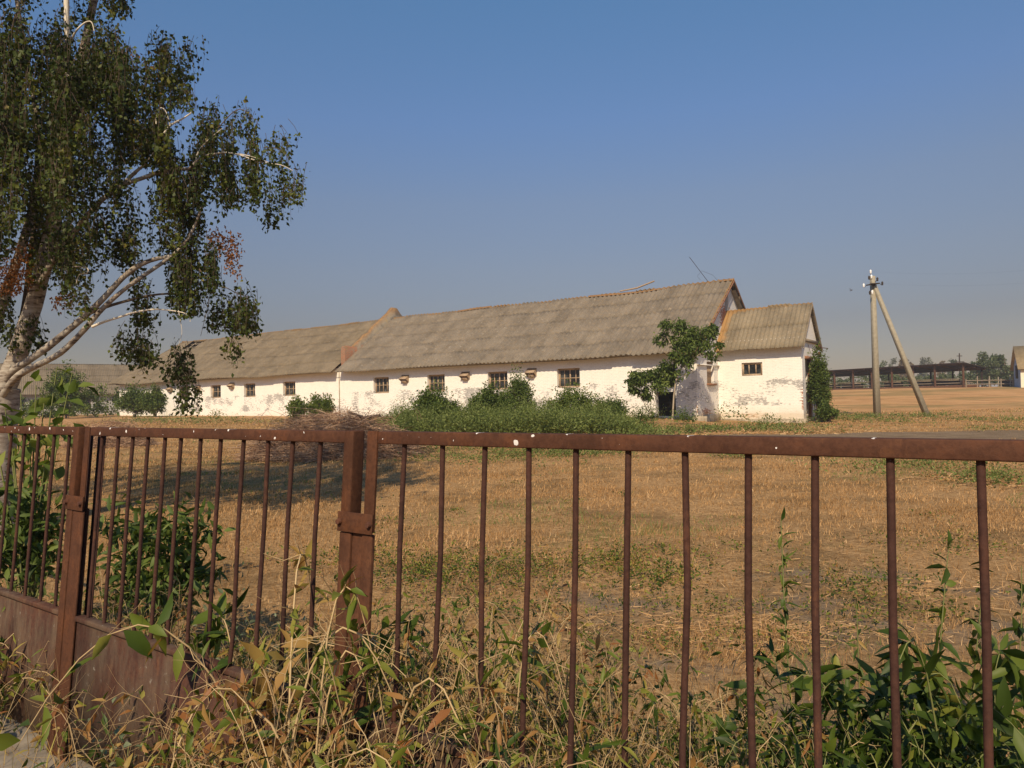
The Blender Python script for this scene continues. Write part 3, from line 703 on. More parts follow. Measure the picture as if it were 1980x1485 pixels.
corr_roof('annex_roof_slope', M_roofA, -LA-.2, 0, t1+AOV, aZE, t0+AWD, ZAR, barn, 2, edge=(0, .4), side=-1, seed=12, wave=.215, amp=.030)
mb = MB()
for a in np.linspace(.08, .95, 6):
    for sg in (0, 1):
        t = t0-AOV+a*(AWD+AOV); z = aZE+a*(ZAR-aZE)-.06
        if sg: t = 2*(t0+AWD)-t
        mb.tube([BP(-LA-.18, t, z), BP(0, t, z)], .028, 4)
for sg in (0, 1):
    t = t0-AOV if not sg else t1+AOV; mb.tube([BP(-LA-.17, t, aZE-.08), BP(-LA-.17, t0+AWD, ZAR-.08)], .035, 4)
mb.build('annex_roof_timbers', M_woodgrey, barn)

# ------------------------------------------------------------------ far left barn
fl = at(-120, 800, 70); fr_ = at(262, 797, 80)
d = (fr_-fl)[:2]; Lf = np.linalg.norm(d); d = d/Lf; nrm = np.array([-d[1], d[0]])
def FP(a, b, z): return np.array([fl[0]+d[0]*a+nrm[0]*b, fl[1]+d[1]*a+nrm[1]*b, z])
zb_ = float(gz(fr_[0], fr_[1])); zeB = at(200, 762, 77)[2]; zrB = at(120, 704, 79)[2]+.05
t = thing('far_barn', 'distant barn with a long grey roof half hidden by bushes, left of the white barn', 'barn', FP(Lf/2, 0, zb_))
def fuv(P, n): return np.stack([(P[:, 0]-fl[0])*d[0]+(P[:, 1]-fl[1])*d[1], P[:, 2]-zb_], 1)
M_wall2 = wall_mat('shaded_whitewash', white=(.42, .43, .42))  # shade of the trees is put into this darker wall colour
hx = [(at(148, 775, 76)[0]-fl[0])/d[0]]
fh = [(x-.8, x+.8, zb_+1.0, zb_+2.0) for x in (hx[0], hx[0]-6, hx[0]-12, hx[0]+6)]
mb = MB(); wall_grid(mb, [0, Lf+14], [zb_-.5, zeB+.2], fh, lambda u, z, q: FP(u, q, z)); mb.build('wall', M_wall2, t, uvf=fuv)
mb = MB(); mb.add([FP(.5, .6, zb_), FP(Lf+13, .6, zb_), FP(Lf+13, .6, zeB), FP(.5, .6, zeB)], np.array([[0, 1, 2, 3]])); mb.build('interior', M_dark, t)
for h_ in fh:
    window(t, lambda u, z, q: FP(u, q, z), h_[0], h_[1], h_[2], h_[3], 3, 2, .15, M_woodgrey)
def corr_simple(name, mat, parent, P00, P10, P01, P11, nw, rows=5):
    mb = MB(); E = []
    for r_ in range(rows):
        a0, a1 = r_/rows, (r_+1)/rows+.01
        u = np.linspace(0, 1, nw*4+1); v = np.array([a0, a1]); A, U_ = np.meshgrid(v, u, indexing='ij')
        P = (1-A)[..., None]*((1-U_)[..., None]*P00+U_[..., None]*P10)+A[..., None]*((1-U_)[..., None]*P01+U_[..., None]*P11)
        P[..., 2] += .025*np.cos(U_*nw*2*math.pi)+.035*(1-(A-a0)/(a1-a0))+.05*np.sin(U_*9+r_)*.3
        k2 = len(u); b_ = np.arange(k2-1); mb.add(P.reshape(-1, 3), np.stack([b_, b_+1, b_+k2+1, b_+k2], 1), rng.random())
        E.append(np.stack([U_.ravel()*np.linalg.norm(P10-P00), A.ravel()*5], 1))
    o = mb.build(name, mat, parent, smooth_=True); me = o.data; E = np.concatenate(E)
    uvl = me.uv_layers.new(name='UVMap'); vi = np.empty(len(me.loops), np.int32); me.loops.foreach_get('vertex_index', vi)
    uvl.data.foreach_set('uv', E[vi].astype(np.float32).ravel())
corr_simple('roof', M_roofL, t, FP(-.5, -.6, zeB), FP(Lf+14, -.6, zeB), FP(-.5, 5, zrB), FP(Lf+14, 5, zrB), 180)
corr_simple('roof', M_roofL, t, FP(-.5, 10.6, zeB), FP(Lf+14, 10.6, zeB), FP(-.5, 5, zrB), FP(Lf+14, 5, zrB), 120)

# ------------------------------------------------------------------ concrete pole with strut
pb = ground_at(1696, 800); PY = 38.0
pb = at(1696, 800, PY); pb[2] = float(gz(pb[0], pb[1]))-.02
pt_ = at(1687, 534, PY)
pole = thing('utility_pole', 'square concrete power pole with a leaning concrete strut and white insulators', 'utility pole', pb)
def beam(name, a, b, w0, w1, mat, parent, ang=.5):
    mb = MB(); a = np.array(a, float); b = np.array(b, float); T = b-a; T /= np.linalg.norm(T)
    x = np.array([math.cos(ang), math.sin(ang), 0]); x -= T*np.dot(x, T); x /= np.linalg.norm(x); y = np.cross(T, x)
    V = []
    for p_, w_ in ((a, w0), (a*.5+b*.5, (w0+w1)/2), (b, w1)):
        ch = w_*.18
        for q in ((-w_, -w_+ch), (-w_+ch, -w_), (w_-ch, -w_), (w_, -w_+ch), (w_, w_-ch), (w_-ch, w_), (-w_+ch, w_), (-w_, w_-ch)): V.append(p_+x*q[0]+y*q[1])
    F = [[k*8+i, k*8+(i+1) % 8, k*8+8+(i+1) % 8, k*8+8+i] for k in range(2) for i in range(8)]
    mb.add(V, [np.array(F), np.array([[7, 6, 5, 4, 3, 2, 1, 0], [16, 17, 18, 19, 20, 21, 22, 23]])]); return mb.build(name, mat, parent)
beam('pole', pb-[0, 0, .4], pt_, .150, .105, M_conc, pole, .12)
sb = at(1797, 798, 37.0); sb[2] = float(gz(sb[0], sb[1])); s_top = at(1690.5, 552, 37.9)
beam('strut', sb-[0, 0, .3], s_top, .13, .09, M_conc, pole, .12)
mb = MB(); c = at(1689, 549, 37.75); e0 = at(1675, 551.5, 37.7); e1 = at(1701, 547.5, 37.9)
mb.tube([e0, e1], .035, 4); mb.box(c, .16, .16, .03); mb.tube([at(1692, 546, 37.8), at(1696.5, 539.5, 37.8)], .015, 5); mb.build('crossarm', M_iron, pole)
def insulator(px, py, white=True):
    p = at(px, py, 37.6); mb = MB()
    mb.tube([p-[0, 0, .10], p-[0, 0, .06], p-[0, 0, .02], p+[0, 0, .03], p+[0, 0, .07], p+[0, 0, .11]], [.03, .055, .042, .06, .045, .02], 10)
    mb.build('insulator', M_porc if white else M_iron, pole, smooth_=True)
for px, py, wh in ((1683.5, 525.5, 1), (1670, 552, 1), (1706, 548, 0), (1685, 535, 1), (1686.5, 565, 1), (1680.5, 537, 0), (1682, 566, 0), (1696.5, 540, 0)):
    insulator(px, py, wh)
for a, b in (((1675, 551.5), (1670, 554)), ((1701, 547.5), (1706, 550)), ((1687, 536), (1683.5, 528)), ((1687, 538), (1681, 539)), ((1688, 566), (1682, 567))):
    A = at(*a, 37.7); B = at(*b, 37.6); mb = MB(); mb.tube([A, (A+B)/2-[0, 0, .06], B-[0, 0, .04]], .012, 4); mb.build('hook', M_iron, pole)
mb = MB()
for (px, py) in ((1684, 525), (1706, 548)):
    A = at(px, py, 37.6); B = at(2300, py-45, 30); k = np.linspace(0, 1, 14)[:, None]; P = A*(1-k)+B*k; P[:, 2] -= (4*k*(1-k))[:, 0]*.5
    mb.tube(P, .0015, 3)
tag(mb.build('power_line', M_iron, origin=pt_), 'thin overhead wires running right from the concrete pole', 'power line')
# small black junctions on the pole side
# far pole
fp = at(1856, 745, 140); a = at(1855, 683, 140); mb = MB(); mb.tube([fp-[0, 0, 1], a], [.16, .11], 6)
for z_ in (0.55, 1.7): mb.tube([a+[-.55-.35*(z_ > 1), 0, -z_], a+[.55+.35*(z_ > 1), 0, -z_]], .07, 4)
tag(mb.build('distant_pole', M_iron, origin=fp), 'tiny far utility pole with crossarms rising behind the open steel shed', 'utility pole')

# ------------------------------------------------------------------ open steel cattle shed at right
S0 = at(1863, 749, 88); S1 = at(1614, 753, 108); zg = 1.68
shed = thing('cattle_shed', 'long open-sided rusty steel cattle shed with dark lean-to roof on the far rise', 'shed', (S0[0], S0[1], zg))
dd = (S1-S0)[:2]; SL = np.linalg.norm(dd); dd /= SL; nn = np.array([dd[1], -dd[0]])
if nn[1] < 0: nn = -nn
def SP(a, b, z): return np.array([S0[0]+dd[0]*a+nn[0]*b, S0[1]+dd[1]*a+nn[1]*b, z])
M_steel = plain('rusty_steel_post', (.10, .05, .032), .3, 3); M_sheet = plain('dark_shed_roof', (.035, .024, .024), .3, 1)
hF = EYE+(755.2-701.5)/FPX*88; hB = EYE+(755-713)/FPX*89.5; DB = 3.3
for r_ in (1,):
    mb = MB()
    top = [SP(-.6, -.5, hF+.06), SP(SL+22, -.5, hF+.06), SP(SL+22, DB, hB+.06), SP(-.6, DB, hB+.06)]
    bot = [p-[0, 0, .10] for p in top]; mb.add(top+bot, np.array([[0, 1, 2, 3], [4, 7, 6, 5], [0, 4, 5, 1], [1, 5, 6, 2], [2, 6, 7, 3], [3, 7, 4, 0]]))
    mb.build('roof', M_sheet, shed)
mb = MB()
for a in np.arange(0, SL+22, 3.0): mb.tube([SP(a, -.5, hF-.1), SP(a, DB, hB-.1)], .07, 4)
mb.tube([SP(-.5, -.1, hF-.10), SP(SL+22, -.1, hF-.10)], .05, 4); mb.tube([SP(-.5, DB-.1, hB-.12), SP(SL+22, DB-.1, hB-.12)], .09, 4)
mb.tube([SP(-.4, DB*.5, hB+.1), SP(.6, 0, hF-.9)], .07, 4)
mb.build('roof_frame', M_steel, shed)
for px in (1863, 1808, 1766, 1725, 1686, 1650, 1614, 1582):
    lo, hi = -2, 60
    for _ in range(40):
        mi = (lo+hi)/2
        if proj(SP(mi, 0, zg+1))[0] > px: lo = mi
        else: hi = mi
    mb = MB(); mb.tube([SP(lo, 0, zg-.3), SP(lo, 0, hF-.1)], .16, 4); mb.build('post', M_steel, shed)
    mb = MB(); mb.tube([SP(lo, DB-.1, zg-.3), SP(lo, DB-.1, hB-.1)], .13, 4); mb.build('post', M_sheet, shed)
mb = MB(); mb.box(SP(SL/2+8, 0, zg+.12), SL/2+10, .10, .17, np.array([[dd[0], dd[1], 0], [nn[0], nn[1], 0], [0, 0, 1]])); mb.build('low_wall', M_steel, shed)
A3 = np.array([[dd[0], dd[1], 0], [nn[0], nn[1], 0], [0, 0, 1]])
mb2 = MB()
for k, (a, l) in enumerate(((1.2, 3.4), (5.2, 3.2), (10.0, 2.6), (17.0, 3.4), (21.5, 3.0))):
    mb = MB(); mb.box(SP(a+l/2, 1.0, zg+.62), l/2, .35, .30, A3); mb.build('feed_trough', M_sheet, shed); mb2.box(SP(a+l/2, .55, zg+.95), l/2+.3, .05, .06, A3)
mb2.tube([SP(-1, .3, zg+.55), SP(SL+12, .3, zg+.60)], .06, 4); mb2.tube([SP(0, .3, zg+1.1), SP(SL+10, .3, zg+1.15)], .045, 4)
mb2.build('rail', M_woodgrey, shed)
# rail fence in front of the house
hf0 = at(1868, 750, 86); hf1 = at(2060, 748, 78)
t = thing('paddock_fence', 'low grey plank fence with stubby posts right of the steel shed', 'fence', hf0)
k = np.linspace(0, 1, 9)
for q in k:
    p = hf0*(1-q)+hf1*q; p[2] = float(gz(p[0], p[1])); mb = MB(); mb.tube([p-[0, 0, .2], p+[.02, 0, 1.0 + .35*((q*8) % 3 == 1)]], .07, 5); mb.build('post', M_woodgrey, t)
for z_ in (.35, .8):
    mb = MB(); A = hf0.copy(); B = hf1.copy(); A[2] = float(gz(A[0], A[1]))+z_; B[2] = float(gz(B[0], B[1]))+z_+.05; mb.tube([A, (A+B)/2+[0, 0, .04], B], .06, 4); mb.build('rail', M_woodgrey, t)
for (px, py0, py1) in ((1914, 746, 727), (1931, 747, 729), (1954, 747, 725)):
    p = at(px, py0, 84); p[2] = float(gz(p[0], p[1]))-.1; q = at(px-1, py1, 84)
    mb = MB(); mb.tube([p, q], .08, 4); tag(mb.build('concrete_stake', M_conc, origin=p), {1914: 'short pale concrete stake nearest the steel shed', 1931: 'middle pale concrete stake standing by the paddock fence', 1954: 'pale concrete stake beside the blue-grey gable of the house'}[px], 'stake', 'pale stakes along the paddock fence')
for (px, l) in ((1949, 1.8), (1990, 2.4)):
    p = at(px, 742, 85); p[2] = float(gz(p[0], p[1])); mb = MB(); mb.box(p+[0, 0, .35], l/2, .5, .3); mb.box(p+[0, 0, .75], l/2, .06, .06); mb.box(p+[0, -.5, .1], l/2+.1, .05, .1)
    tag(mb.build('feed_trough', M_sheet, origin=p), {1949: 'dark low feed trough by the plank fence left of the house gable', 1990: 'dark low feed trough in front of the cream wall of the house'}[px], 'trough')
# house at the far right edge
h0 = at(1961, 741, 82); hz = float(gz(h0[0], h0[1]))
house = thing('farmhouse', 'small house with tan roof and blue-grey gable at the right edge', 'house', (h0[0], h0[1], hz))
g1 = at(1974, 741, 79.0)   # near corner
gd = (g1-h0)[:2]; GW = np.linalg.norm(gd); gd /= GW; lo_ = np.array([-gd[1], gd[0]]);
if lo_[0] < 0: lo_ = -lo_
def HP(a, b, z): return np.array([h0[0]+gd[0]*a+lo_[0]*b, h0[1]+gd[1]*a+lo_[1]*b, z])
hze = EYE+(753-709)/FPX*79; hzr = EYE+(753-671)/FPX*80.5
M_blue = plain('blue_grey_limewash', (.30, .38, .50), .12, 2); M_cream = plain('cream_render', (.78, .70, .55), .08, 2); M_tan = plain('tan_roof_tiles', (.36, .27, .15), .2, 3)
mb = MB(); mb.add([HP(0, 0, hz-.5), HP(GW, 0, hz-.5), HP(GW, 0, hze), HP(GW/2, 0, hzr), HP(0, 0, hze)], np.array([[0, 1, 2, 3, 4]])); mb.add([HP(0, 9, hz-.5), HP(0, 0, hz-.5), HP(0, 0, hze), HP(0, 9, hze)], np.array([[0, 1, 2, 3]])); mb.build('gable_wall', M_blue, house)
mb = MB(); mb.add([HP(GW, 0, hz-.5), HP(GW, 9, hz-.5), HP(GW, 9, hze), HP(GW, 0, hze)], np.array([[0, 1, 2, 3]])); mb.build('wall', M_cream, house)
mb = MB()
for sg in (0, 1):
    a0 = GW+.35 if sg else -.35; zz = hze-.25
    mb.add([HP(a0, -.3, zz), HP(a0, 9.3, zz), HP(GW/2, 9.3, hzr+.12), HP(GW/2, -.3, hzr+.12)]+[HP(a0, -.3, zz-.12), HP(a0, 9.3, zz-.12), HP(GW/2, 9.3, hzr), HP(GW/2, -.3, hzr)], np.array([[0, 1, 2, 3], [4, 7, 6, 5], [0, 4, 5, 1], [3, 2, 6, 7], [0, 3, 7, 4], [1, 5, 6, 2]]))
mb.build('roof', M_tan, house)
mb = MB(); mb.box(HP(GW*.5, -.03, hz+1.7), .5, .04, .75, np.array([[gd[0], gd[1], 0], [lo_[0], lo_[1], 0], [0, 0, 1]])); mb.build('window', M_iron, house)

# bird
p = at(1646, 561, 30); mb = MB()
mb.tube([p+[-.07, 0, 0], p+[-.03, 0, .004], p+[.03, 0, .006], p+[.08, 0, 0]], [.004, .014, .014, .003], 6)
for sg in (-1, 1):
    mb.add([p+[.02, 0, .01], p+[-.02, sg*.02, .03*sg+.01], p+[-.10, sg*.06, .075*sg], p+[-.01, sg*.03, .05*sg+.01]], np.array([[0, 1, 2, 3]]))
    mb.add([p+[-.06, 0, 0], p+[-.12, sg*.015, .012*sg], p+[-.07, sg*.01, .004]], np.array([[0, 1, 2]]))
tag(mb.build('swallow', M_iron, origin=p), 'small dark swallow flying left of the concrete pole top', 'bird')

# ------------------------------------------------------------------ foliage materials
G = lambda a, k: tuple(x*k for x in a)
M_birch = leafmat('birch_leaves', [(0, (.018, .032, .007)), (.45, (.045, .068, .012)), (.85, (.105, .125, .02)), (.97, (.19, .165, .03)), (1, (.22, .11, .03))], .2)
M_brownleaf = leafmat('dead_birch_leaves', [(0, (.22, .085, .03)), (1, (.42, .20, .08))], .3)
M_bush = leafmat('bush_leaves', [(0, (.028, .052, .010)), (.5, (.085, .13, .024)), (1, (.21, .26, .065))], .3)
M_bushl = leafmat('light_bush_leaves', [(0, (.06, .10, .02)), (.5, (.12, .17, .03)), (1, (.24, .27, .06))], .35)
M_weedg = leafmat('grey_green_weed_leaves', [(0, (.06, .085, .02)), (.5, (.135, .18, .045)), (1, (.25, .28, .09))], .25)
M_fargreen = leafmat('far_tree_leaves', [(0, (.045, .07, .03)), (.6, (.09, .12, .05)), (1, (.15, .17, .07))], .2)
M_fargrey = leafmat('hazy_tree_leaves', [(0, (.10, .115, .09)), (1, (.17, .185, .13))], .15)
M_farbrown = leafmat('autumn_tree_leaves', [(0, (.14, .11, .07)), (1, (.23, .18, .11))], .2)
M_near = leafmat('weed_leaves', [(0, (.020, .038, .008)), (.35, (.050, .085, .012)), (.58, (.115, .15, .02)), (.72, (.24, .235, .045)), (.84, (.34, .215, .07)), (1, (.25, .105, .035))], .25, .5)
M_dryleaf = leafmat('dry_weed_leaves', [(0, (.13, .065, .022)), (.35, (.30, .165, .06)), (.7, (.44, .28, .11)), (1, (.34, .31, .08))], .25, .7)
M_stalk = leafmat('straw_stalks', [(0, (.13, .085, .04)), (.5, (.32, .22, .11)), (1, (.52, .39, .21))], 0, .7)
M_gstalk = leafmat('green_stalks', [(0, (.10, .13, .04)), (1, (.24, .24, .09))], 0, .6)
M_twig = leafmat('dead_brushwood', [(0, (.19, .105, .065)), (.5, (.38, .235, .15)), (1, (.58, .41, .28))], 0, .9)
M_straw = leafmat('dry_grass', [(0, (.17, .095, .040)), (.35, (.37, .215, .092)), (.75, (.55, .345, .165)), (.93, (.68, .47, .26)), (1, (.16, .19, .06))], .2, .8, .1)
M_greyleaf = leafmat('silvery_goosefoot_leaves', [(0, (.06, .085, .04)), (.6, (.15, .185, .105)), (1, (.27, .30, .19))], .2, .6)
def bark_mat():
    m, n, b = newmat('birch_bark'); t = N(n, 'ShaderNodeTexCoord'); o = t.outputs['Object']
    f = noise(n, o, 9, 6, .7, (.5, .5, 2.6)); g_ = noise(n, o, 3, 4, .6); h = noise(n, o, 40, 4, .6)
    c = ramp(n, [(.36, (.04, .03, .026)), (.45, (.24, .20, .165)), (.54, (.36, .325, .275)), (.72, (.50, .465, .40))], f).outputs[0]
    c = mix(n, ramp(n, [(.5, 0.), (.68, .7)], g_).outputs[0], c, (.26, .20, .15)); n.links.new(c, b.inputs['Base Color']); bump(n, b, h, .3, .01); return m
M_bark = bark_mat(); M_barkd = plain('dark_bark', (.12, .09, .065), .4, 14)
M_barkw = plain('pale_dead_bark', (.62, .57, .48), .18, 10)

def rdirs(n, zb=0.0, r=rng):
    v = r.normal(size=(n, 3)); v[:, 2] += zb; return v/np.linalg.norm(v, axis=1)[:, None]
# generic crown: clusters of leaves on shells of small lobes
def crown(mb, c, rad, nclump, nleaf, size, r, lobes=.33, flat=1.0, hang=.3, kind='kite', aspect=.55, sun=None):
    c = np.asarray(c, float); rad = np.asarray(rad, float)
    dirs = rdirs(nclump, .1, r); rr = r.uniform(.35, 1., nclump)**.6
    cen = c+dirs*rad*rr[:, None]
    for q in range(nclump):
        k = int(nleaf/nclump*r.uniform(.5, 1.5)); lr = rad.mean()*lobes*r.uniform(.55, 1.25)
        P = cen[q]+rdirs(k, .2, r)*lr*(r.uniform(0, 1, k)**.45)[:, None]*[1, 1, flat]
        P = P[P[:, 2] > c[2]-rad[2]*1.02]; k = len(P)
        D = rdirs(k, -hang, r); Nn = rdirs(k, .8, r)
        mb.leaves(P, D, Nn, size*r.uniform(.6, 1.3, k), size*aspect*r.uniform(.7, 1.2, k), np.clip(r.random()*.35+r.random(k)*.65, 0, 1), kind)
def tree(name, label, cat, base, h, rad, leafmat_, size, nclump, nleaf, trunk_r, seed, group=None, barkm=None, crown_z=.6, limbs=6, rz=None, kind='kite', lobes=.33):
    r = np.random.default_rng(seed); t = thing(name, label, cat, base, group); base = np.asarray(base, float)
    mb = MB(); rz = rz if rz else h*(1-crown_z)*1.0
    cz = base+[0, 0, h-rz]
    mb.tube([base-[0, 0, .2], base+[.05*h*r.normal()*.3, 0, h*.3], cz, cz+[0, 0, rz*.6]], [trunk_r, trunk_r*.8, trunk_r*.5, trunk_r*.15], 7)
    for k in range(limbs):
        q = r.uniform(.25, .8); a = base*(1-q)+(cz+[0, 0, rz*.4])*q; dv = rdirs(1, .6, r)[0]; e = cz+dv*[rad, rad, rz]*.75
        mb.tube([a, (a+e)/2+[0, 0, -.05*h*r.random()], e], [trunk_r*.4, trunk_r*.25, trunk_r*.08], 5)
    mb.build('trunk', barkm or M_barkd, t)
    mb = MB(); crown(mb, cz, [rad, rad*.9, rz], nclump, nleaf, size, r, kind=kind, lobes=lobes); mb.build('crown', leafmat_, t); return t

# far trees on the rise at right
def far_tree(px, pybase, pytop, wpx, Y, mat, label, seed, n=1500, grp='trees beyond the steel shed'):
    b = at(px, pybase, Y); b[2] = float(gz(b[0], b[1])); top = at(px, pytop, Y)[2]; h = top-b[2]; rad = wpx/2/FPX*Y
    tree('tree', label, 'tree', b, h, rad*.85, mat, max(.30, .0032*Y), 16, n, .22, seed, grp, rz=h*.46)
far_tree(1914, 740, 678, 52, 112, M_fargreen, 'dense green tree just right of the steel shed end', 31, 3200)
far_tree(1944, 740, 682, 44, 108, M_fargreen, 'dense green tree touching the blue-grey gable of the house', 32, 3000)
far_tree(1890, 742, 692, 34, 118, M_fargreen, 'lighter green tree directly behind the right end of the steel shed', 33, 1800)
far_tree(1727, 735, 689, 14, 190, M_fargrey, 'small rounded hazy tree sticking up just right of the concrete pole', 34, 700)
far_tree(1752, 735, 692, 34, 170, M_farbrown, 'brownish wispy tree behind the concrete strut', 35, 1100)
far_tree(1790, 738, 693, 40, 210, M_fargrey, 'broad dome-shaped grey-green tree far behind the steel shed', 36, 1500)
far_tree(1823, 738, 697, 20, 190, M_farbrown, 'small brownish tree between the dome-shaped tree and the far pole', 37, 600)
far_tree(1842, 738, 690, 16, 190, M_fargreen, 'small pointed green tree left of the tiny far pole', 38, 600)
far_tree(1713, 738, 698, 26, 150, M_fargreen, 'low yellow-green tree just right of the concrete pole', 39, 900)
# scrub behind the shed: uncountable
r = np.random.default_rng(40); mb = MB()
for px in np.arange(1570, 2040, 8):
    b = at(px, 748, 118+r.uniform(-6, 8)); z0 = float(gz(b[0], b[1])); hh = r.uniform(1.6, 2.9)+(1.0 if px > 1860 else 0)
    crown(mb, [b[0], b[1], z0+hh*.5], [1.4, 1.2, hh*.5], 5, 170, .42, r, .5)
tag(mb.build('scrub', M_fargreen), 'green scrub thicket behind the open steel shed', 'scrub', kind='stuff')
r = np.random.default_rng(41); mb = MB()
for px in np.arange(-60, 250, 12):
    b = at(px, 795, 62+r.uniform(-3, 8)); z0 = float(gz(b[0], b[1])); hh = r.uniform(1.2, 2.6)
    crown(mb, [b[0], b[1], z0+hh*.5], [1.1, .9, hh*.55], 5, 260, .26, r, .5)
tag(mb.build('scrub', M_bush), 'dark green scrub along the foot of the distant grey-roofed barn', 'scrub', kind='stuff')
def shoots(mb, b, rad, h, r, ns, size, kind='kite', aspect=.5, zlo=.15):
    b = np.asarray(b, float)
    for k in range(ns):
        a = r.uniform(0, 2*math.pi); q = r.uniform(.0, 1)**.6; th = q*1.25
        e = b+np.array([math.cos(a)*math.sin(th)*rad*1.18, math.sin(a)*math.sin(th)*rad, h*(.12+.92*math.cos(th))*r.uniform(.68, 1.14)])
        st_ = b+np.array([math.cos(a), math.sin(a), 0])*rad*.35*q; m_ = int(16+r.integers(0, 14)); u = r.uniform(.45, 1., m_)[:, None]
        P = st_*(1-u)+e*u+np.array([0, 0, .08*h])*np.sin(u*math.pi)+r.normal(0, size*.55, (m_, 3)); D = rdirs(m_, -.15, r)+(e-st_)/np.linalg.norm(e-st_)*.6
        mb.leaves(P, D, rdirs(m_, 1.0, r), size*r.uniform(.55, 1.15, m_), size*aspect*r.uniform(.7, 1.2, m_), np.clip(r.random()*.4+r.random(m_)*.6, 0, 1), kind)
def bush(px, py, pytop, wpx, Y, mat, label, seed, n=2500, size=.12, name='bush', grp=None, clumps=26, kind='kite', lobes=.42, aspect=.5):
    b = at(px, py, Y); b[2] = float(gz(b[0], b[1])); h = at(px, pytop, Y)[2]-b[2]; rad = wpx/2/FPX*Y; r = np.random.default_rng(seed)
    t = thing(name, label, 'bush', b, grp); mb = MB()
    for k in range(9):
        e = b+[r.normal()*rad*.5, r.normal()*rad*.4, h*r.uniform(.5, .9)]; mb.tube([b+[r.normal()*.1, r.normal()*.1, -.05], (b+e)/2+[0, 0, .1*h], e], [.03, .02, .006], 4)
    mb.build('stem', M_barkd, t)
    mb = MB(); crown(mb, b+[0, 0, h*.46], [rad*.80, rad*.7, h*.40], clumps, int(n*.75), size*.9, r, lobes, kind=kind, aspect=aspect)
    shoots(mb, b, rad, h, r, int(44+n/42), size, kind, aspect)
    mb.build('foliage', mat, t); return t
bush(128, 795, 702, 80, 58, M_bush, 'tall dark vine-covered bush in front of the distant grey roof', 42, 3600, .22)
bush(262, 812, 748, 64, 57, M_bush, 'dense green bush at the far left end of the white barn', 43, 3600, .20)
bush(298, 806, 750, 44, 56, M_bush, 'green bush in front of the leftmost barn window', 44, 2600, .20)
bush(575, 805, 768, 34, 40, M_bushl, 'small yellow-green sapling left of the seam in the barn wall', 45, 700, .17)
bush(618, 806, 763, 50, 40, M_bushl, 'rounded yellow-green bush behind the big brush pile', 46, 1500, .17)
bush(838, 836, 752, 104, 27, M_bush, 'bushy green shrub reaching up to the second window right of the seam', 48, 5200, .12, clumps=20)
bush(950, 838, 745, 92, 28, M_bush, 'dark green shrub at the foot of the third window right of the seam', 49, 4800, .12, clumps=20)
bush(1003, 830, 716, 60, 30, M_bush, 'tall pointed dark shrub beside the third vent hood right of the seam', 50, 3400, .14, clumps=16, kind='lance', aspect=.3)
bush(1108, 838, 742, 104, 29, M_bushl, 'tall loose shrub below the rightmost window of the long wall', 51, 3600, .11, clumps=20)
bush(1180, 838, 765, 70, 29, M_bush, 'small shrub at the right end of the weed belt by the barn', 52, 1800, .11)
bush(1586, 812, 672, 34, 34.5, M_bush, 'tall narrow green bush at the right corner of the low wing', 53, 5200, .16, clumps=22, kind='lance', aspect=.32)
bush(1600, 812, 778, 38, 33.5, M_bush, 'low green bush sprawling right of the low wing corner', 54, 900, .14)

# small tree and shrub at the barn corner
b = at(1300, 826, 31.4); b[2] = float(gz(b[0], b[1]))
t = thing('young_walnut_tree', 'young leafy tree with a slim pale bent trunk at the barn corner', 'tree', b)
mb = MB(); P = [b-[0, 0, .1], at(1301, 800, 31.4), at(1303, 765, 31.4), at(1307, 735, 31.4), at(1317, 712, 31.4), at(1322, 690, 31.4), at(1325, 660, 31.5)]
mb.tube(P, [.045, .04, .036, .032, .028, .02, .012], 8); mb.tube([P[4], at(1345, 690, 31.2), at(1372, 672, 31.0)], [.03, .02, .01], 5); mb.tube([P[5], at(1300, 670, 31.6), at(1285, 645, 31.7)], [.03, .02, .01], 5); mb.tube([P[3], at(1325, 725, 31.2), at(1340, 718, 31.0)], [.02, .012, .008], 5)
mb.build('trunk', M_cem, t)
r = np.random.default_rng(60); mb = MB()
for (px, py, wx, wz, Y, n) in ((1300, 638, 30, 22, 31.7, 420), (1335, 655, 34, 22, 31.4, 420), (1368, 642, 26, 26, 31.2, 380), (1318, 680, 36, 22, 31.3, 480), (1355, 675, 34, 20, 31.0, 380), (1280, 655, 16, 12, 31.8, 120), (1385, 690, 14, 8, 31.0, 50), (1390, 668, 10, 8, 31.0, 60), (1325, 700, 22, 10, 31.1, 120), (1322, 722, 18, 8, 31.2, 60)):
    crown(mb, at(px, py, Y), [wx*Y/FPX, wx*Y/FPX*.8, wz*Y/FPX], 10, int(n*1.35), .20, r, .5, kind='lance', aspect=.38, hang=.7)
mb.build('crown', M_bush, t)
b = at(1266, 828, 32.3); b[2] = float(gz(b[0], b[1]))
t = thing('elder_bush', 'rounded dark elder bush overhanging the black hole in the barn wall', 'bush', b)
mb = MB()
for k in range(4): mb.tube([b+[rng.normal()*.1, 0, 0], at(1250+k*4, 790, 32.2), at(1232+k*14, 745, 32.3)], [.02, .015, .008], 5)
mb.build('stem', M_barkd, t)
mb = MB(); r = np.random.default_rng(61)
for (px, py, wx, wz, n) in ((1250, 742, 34, 24, 800), (1232, 735, 22, 14, 300), (1285, 725, 26, 22, 520), (1246, 762, 16, 12, 240), (1296, 735, 12, 10, 140), (1300, 715, 12, 10, 130)):
    crown(mb, at(px, py, 32.2), [wx*30/FPX, wx*24/FPX, wz*30/FPX], 12, int(n*1.6), .19, r, .55, kind='lance', aspect=.40, hang=.8)
mb.build('foliage', M_bush, t)

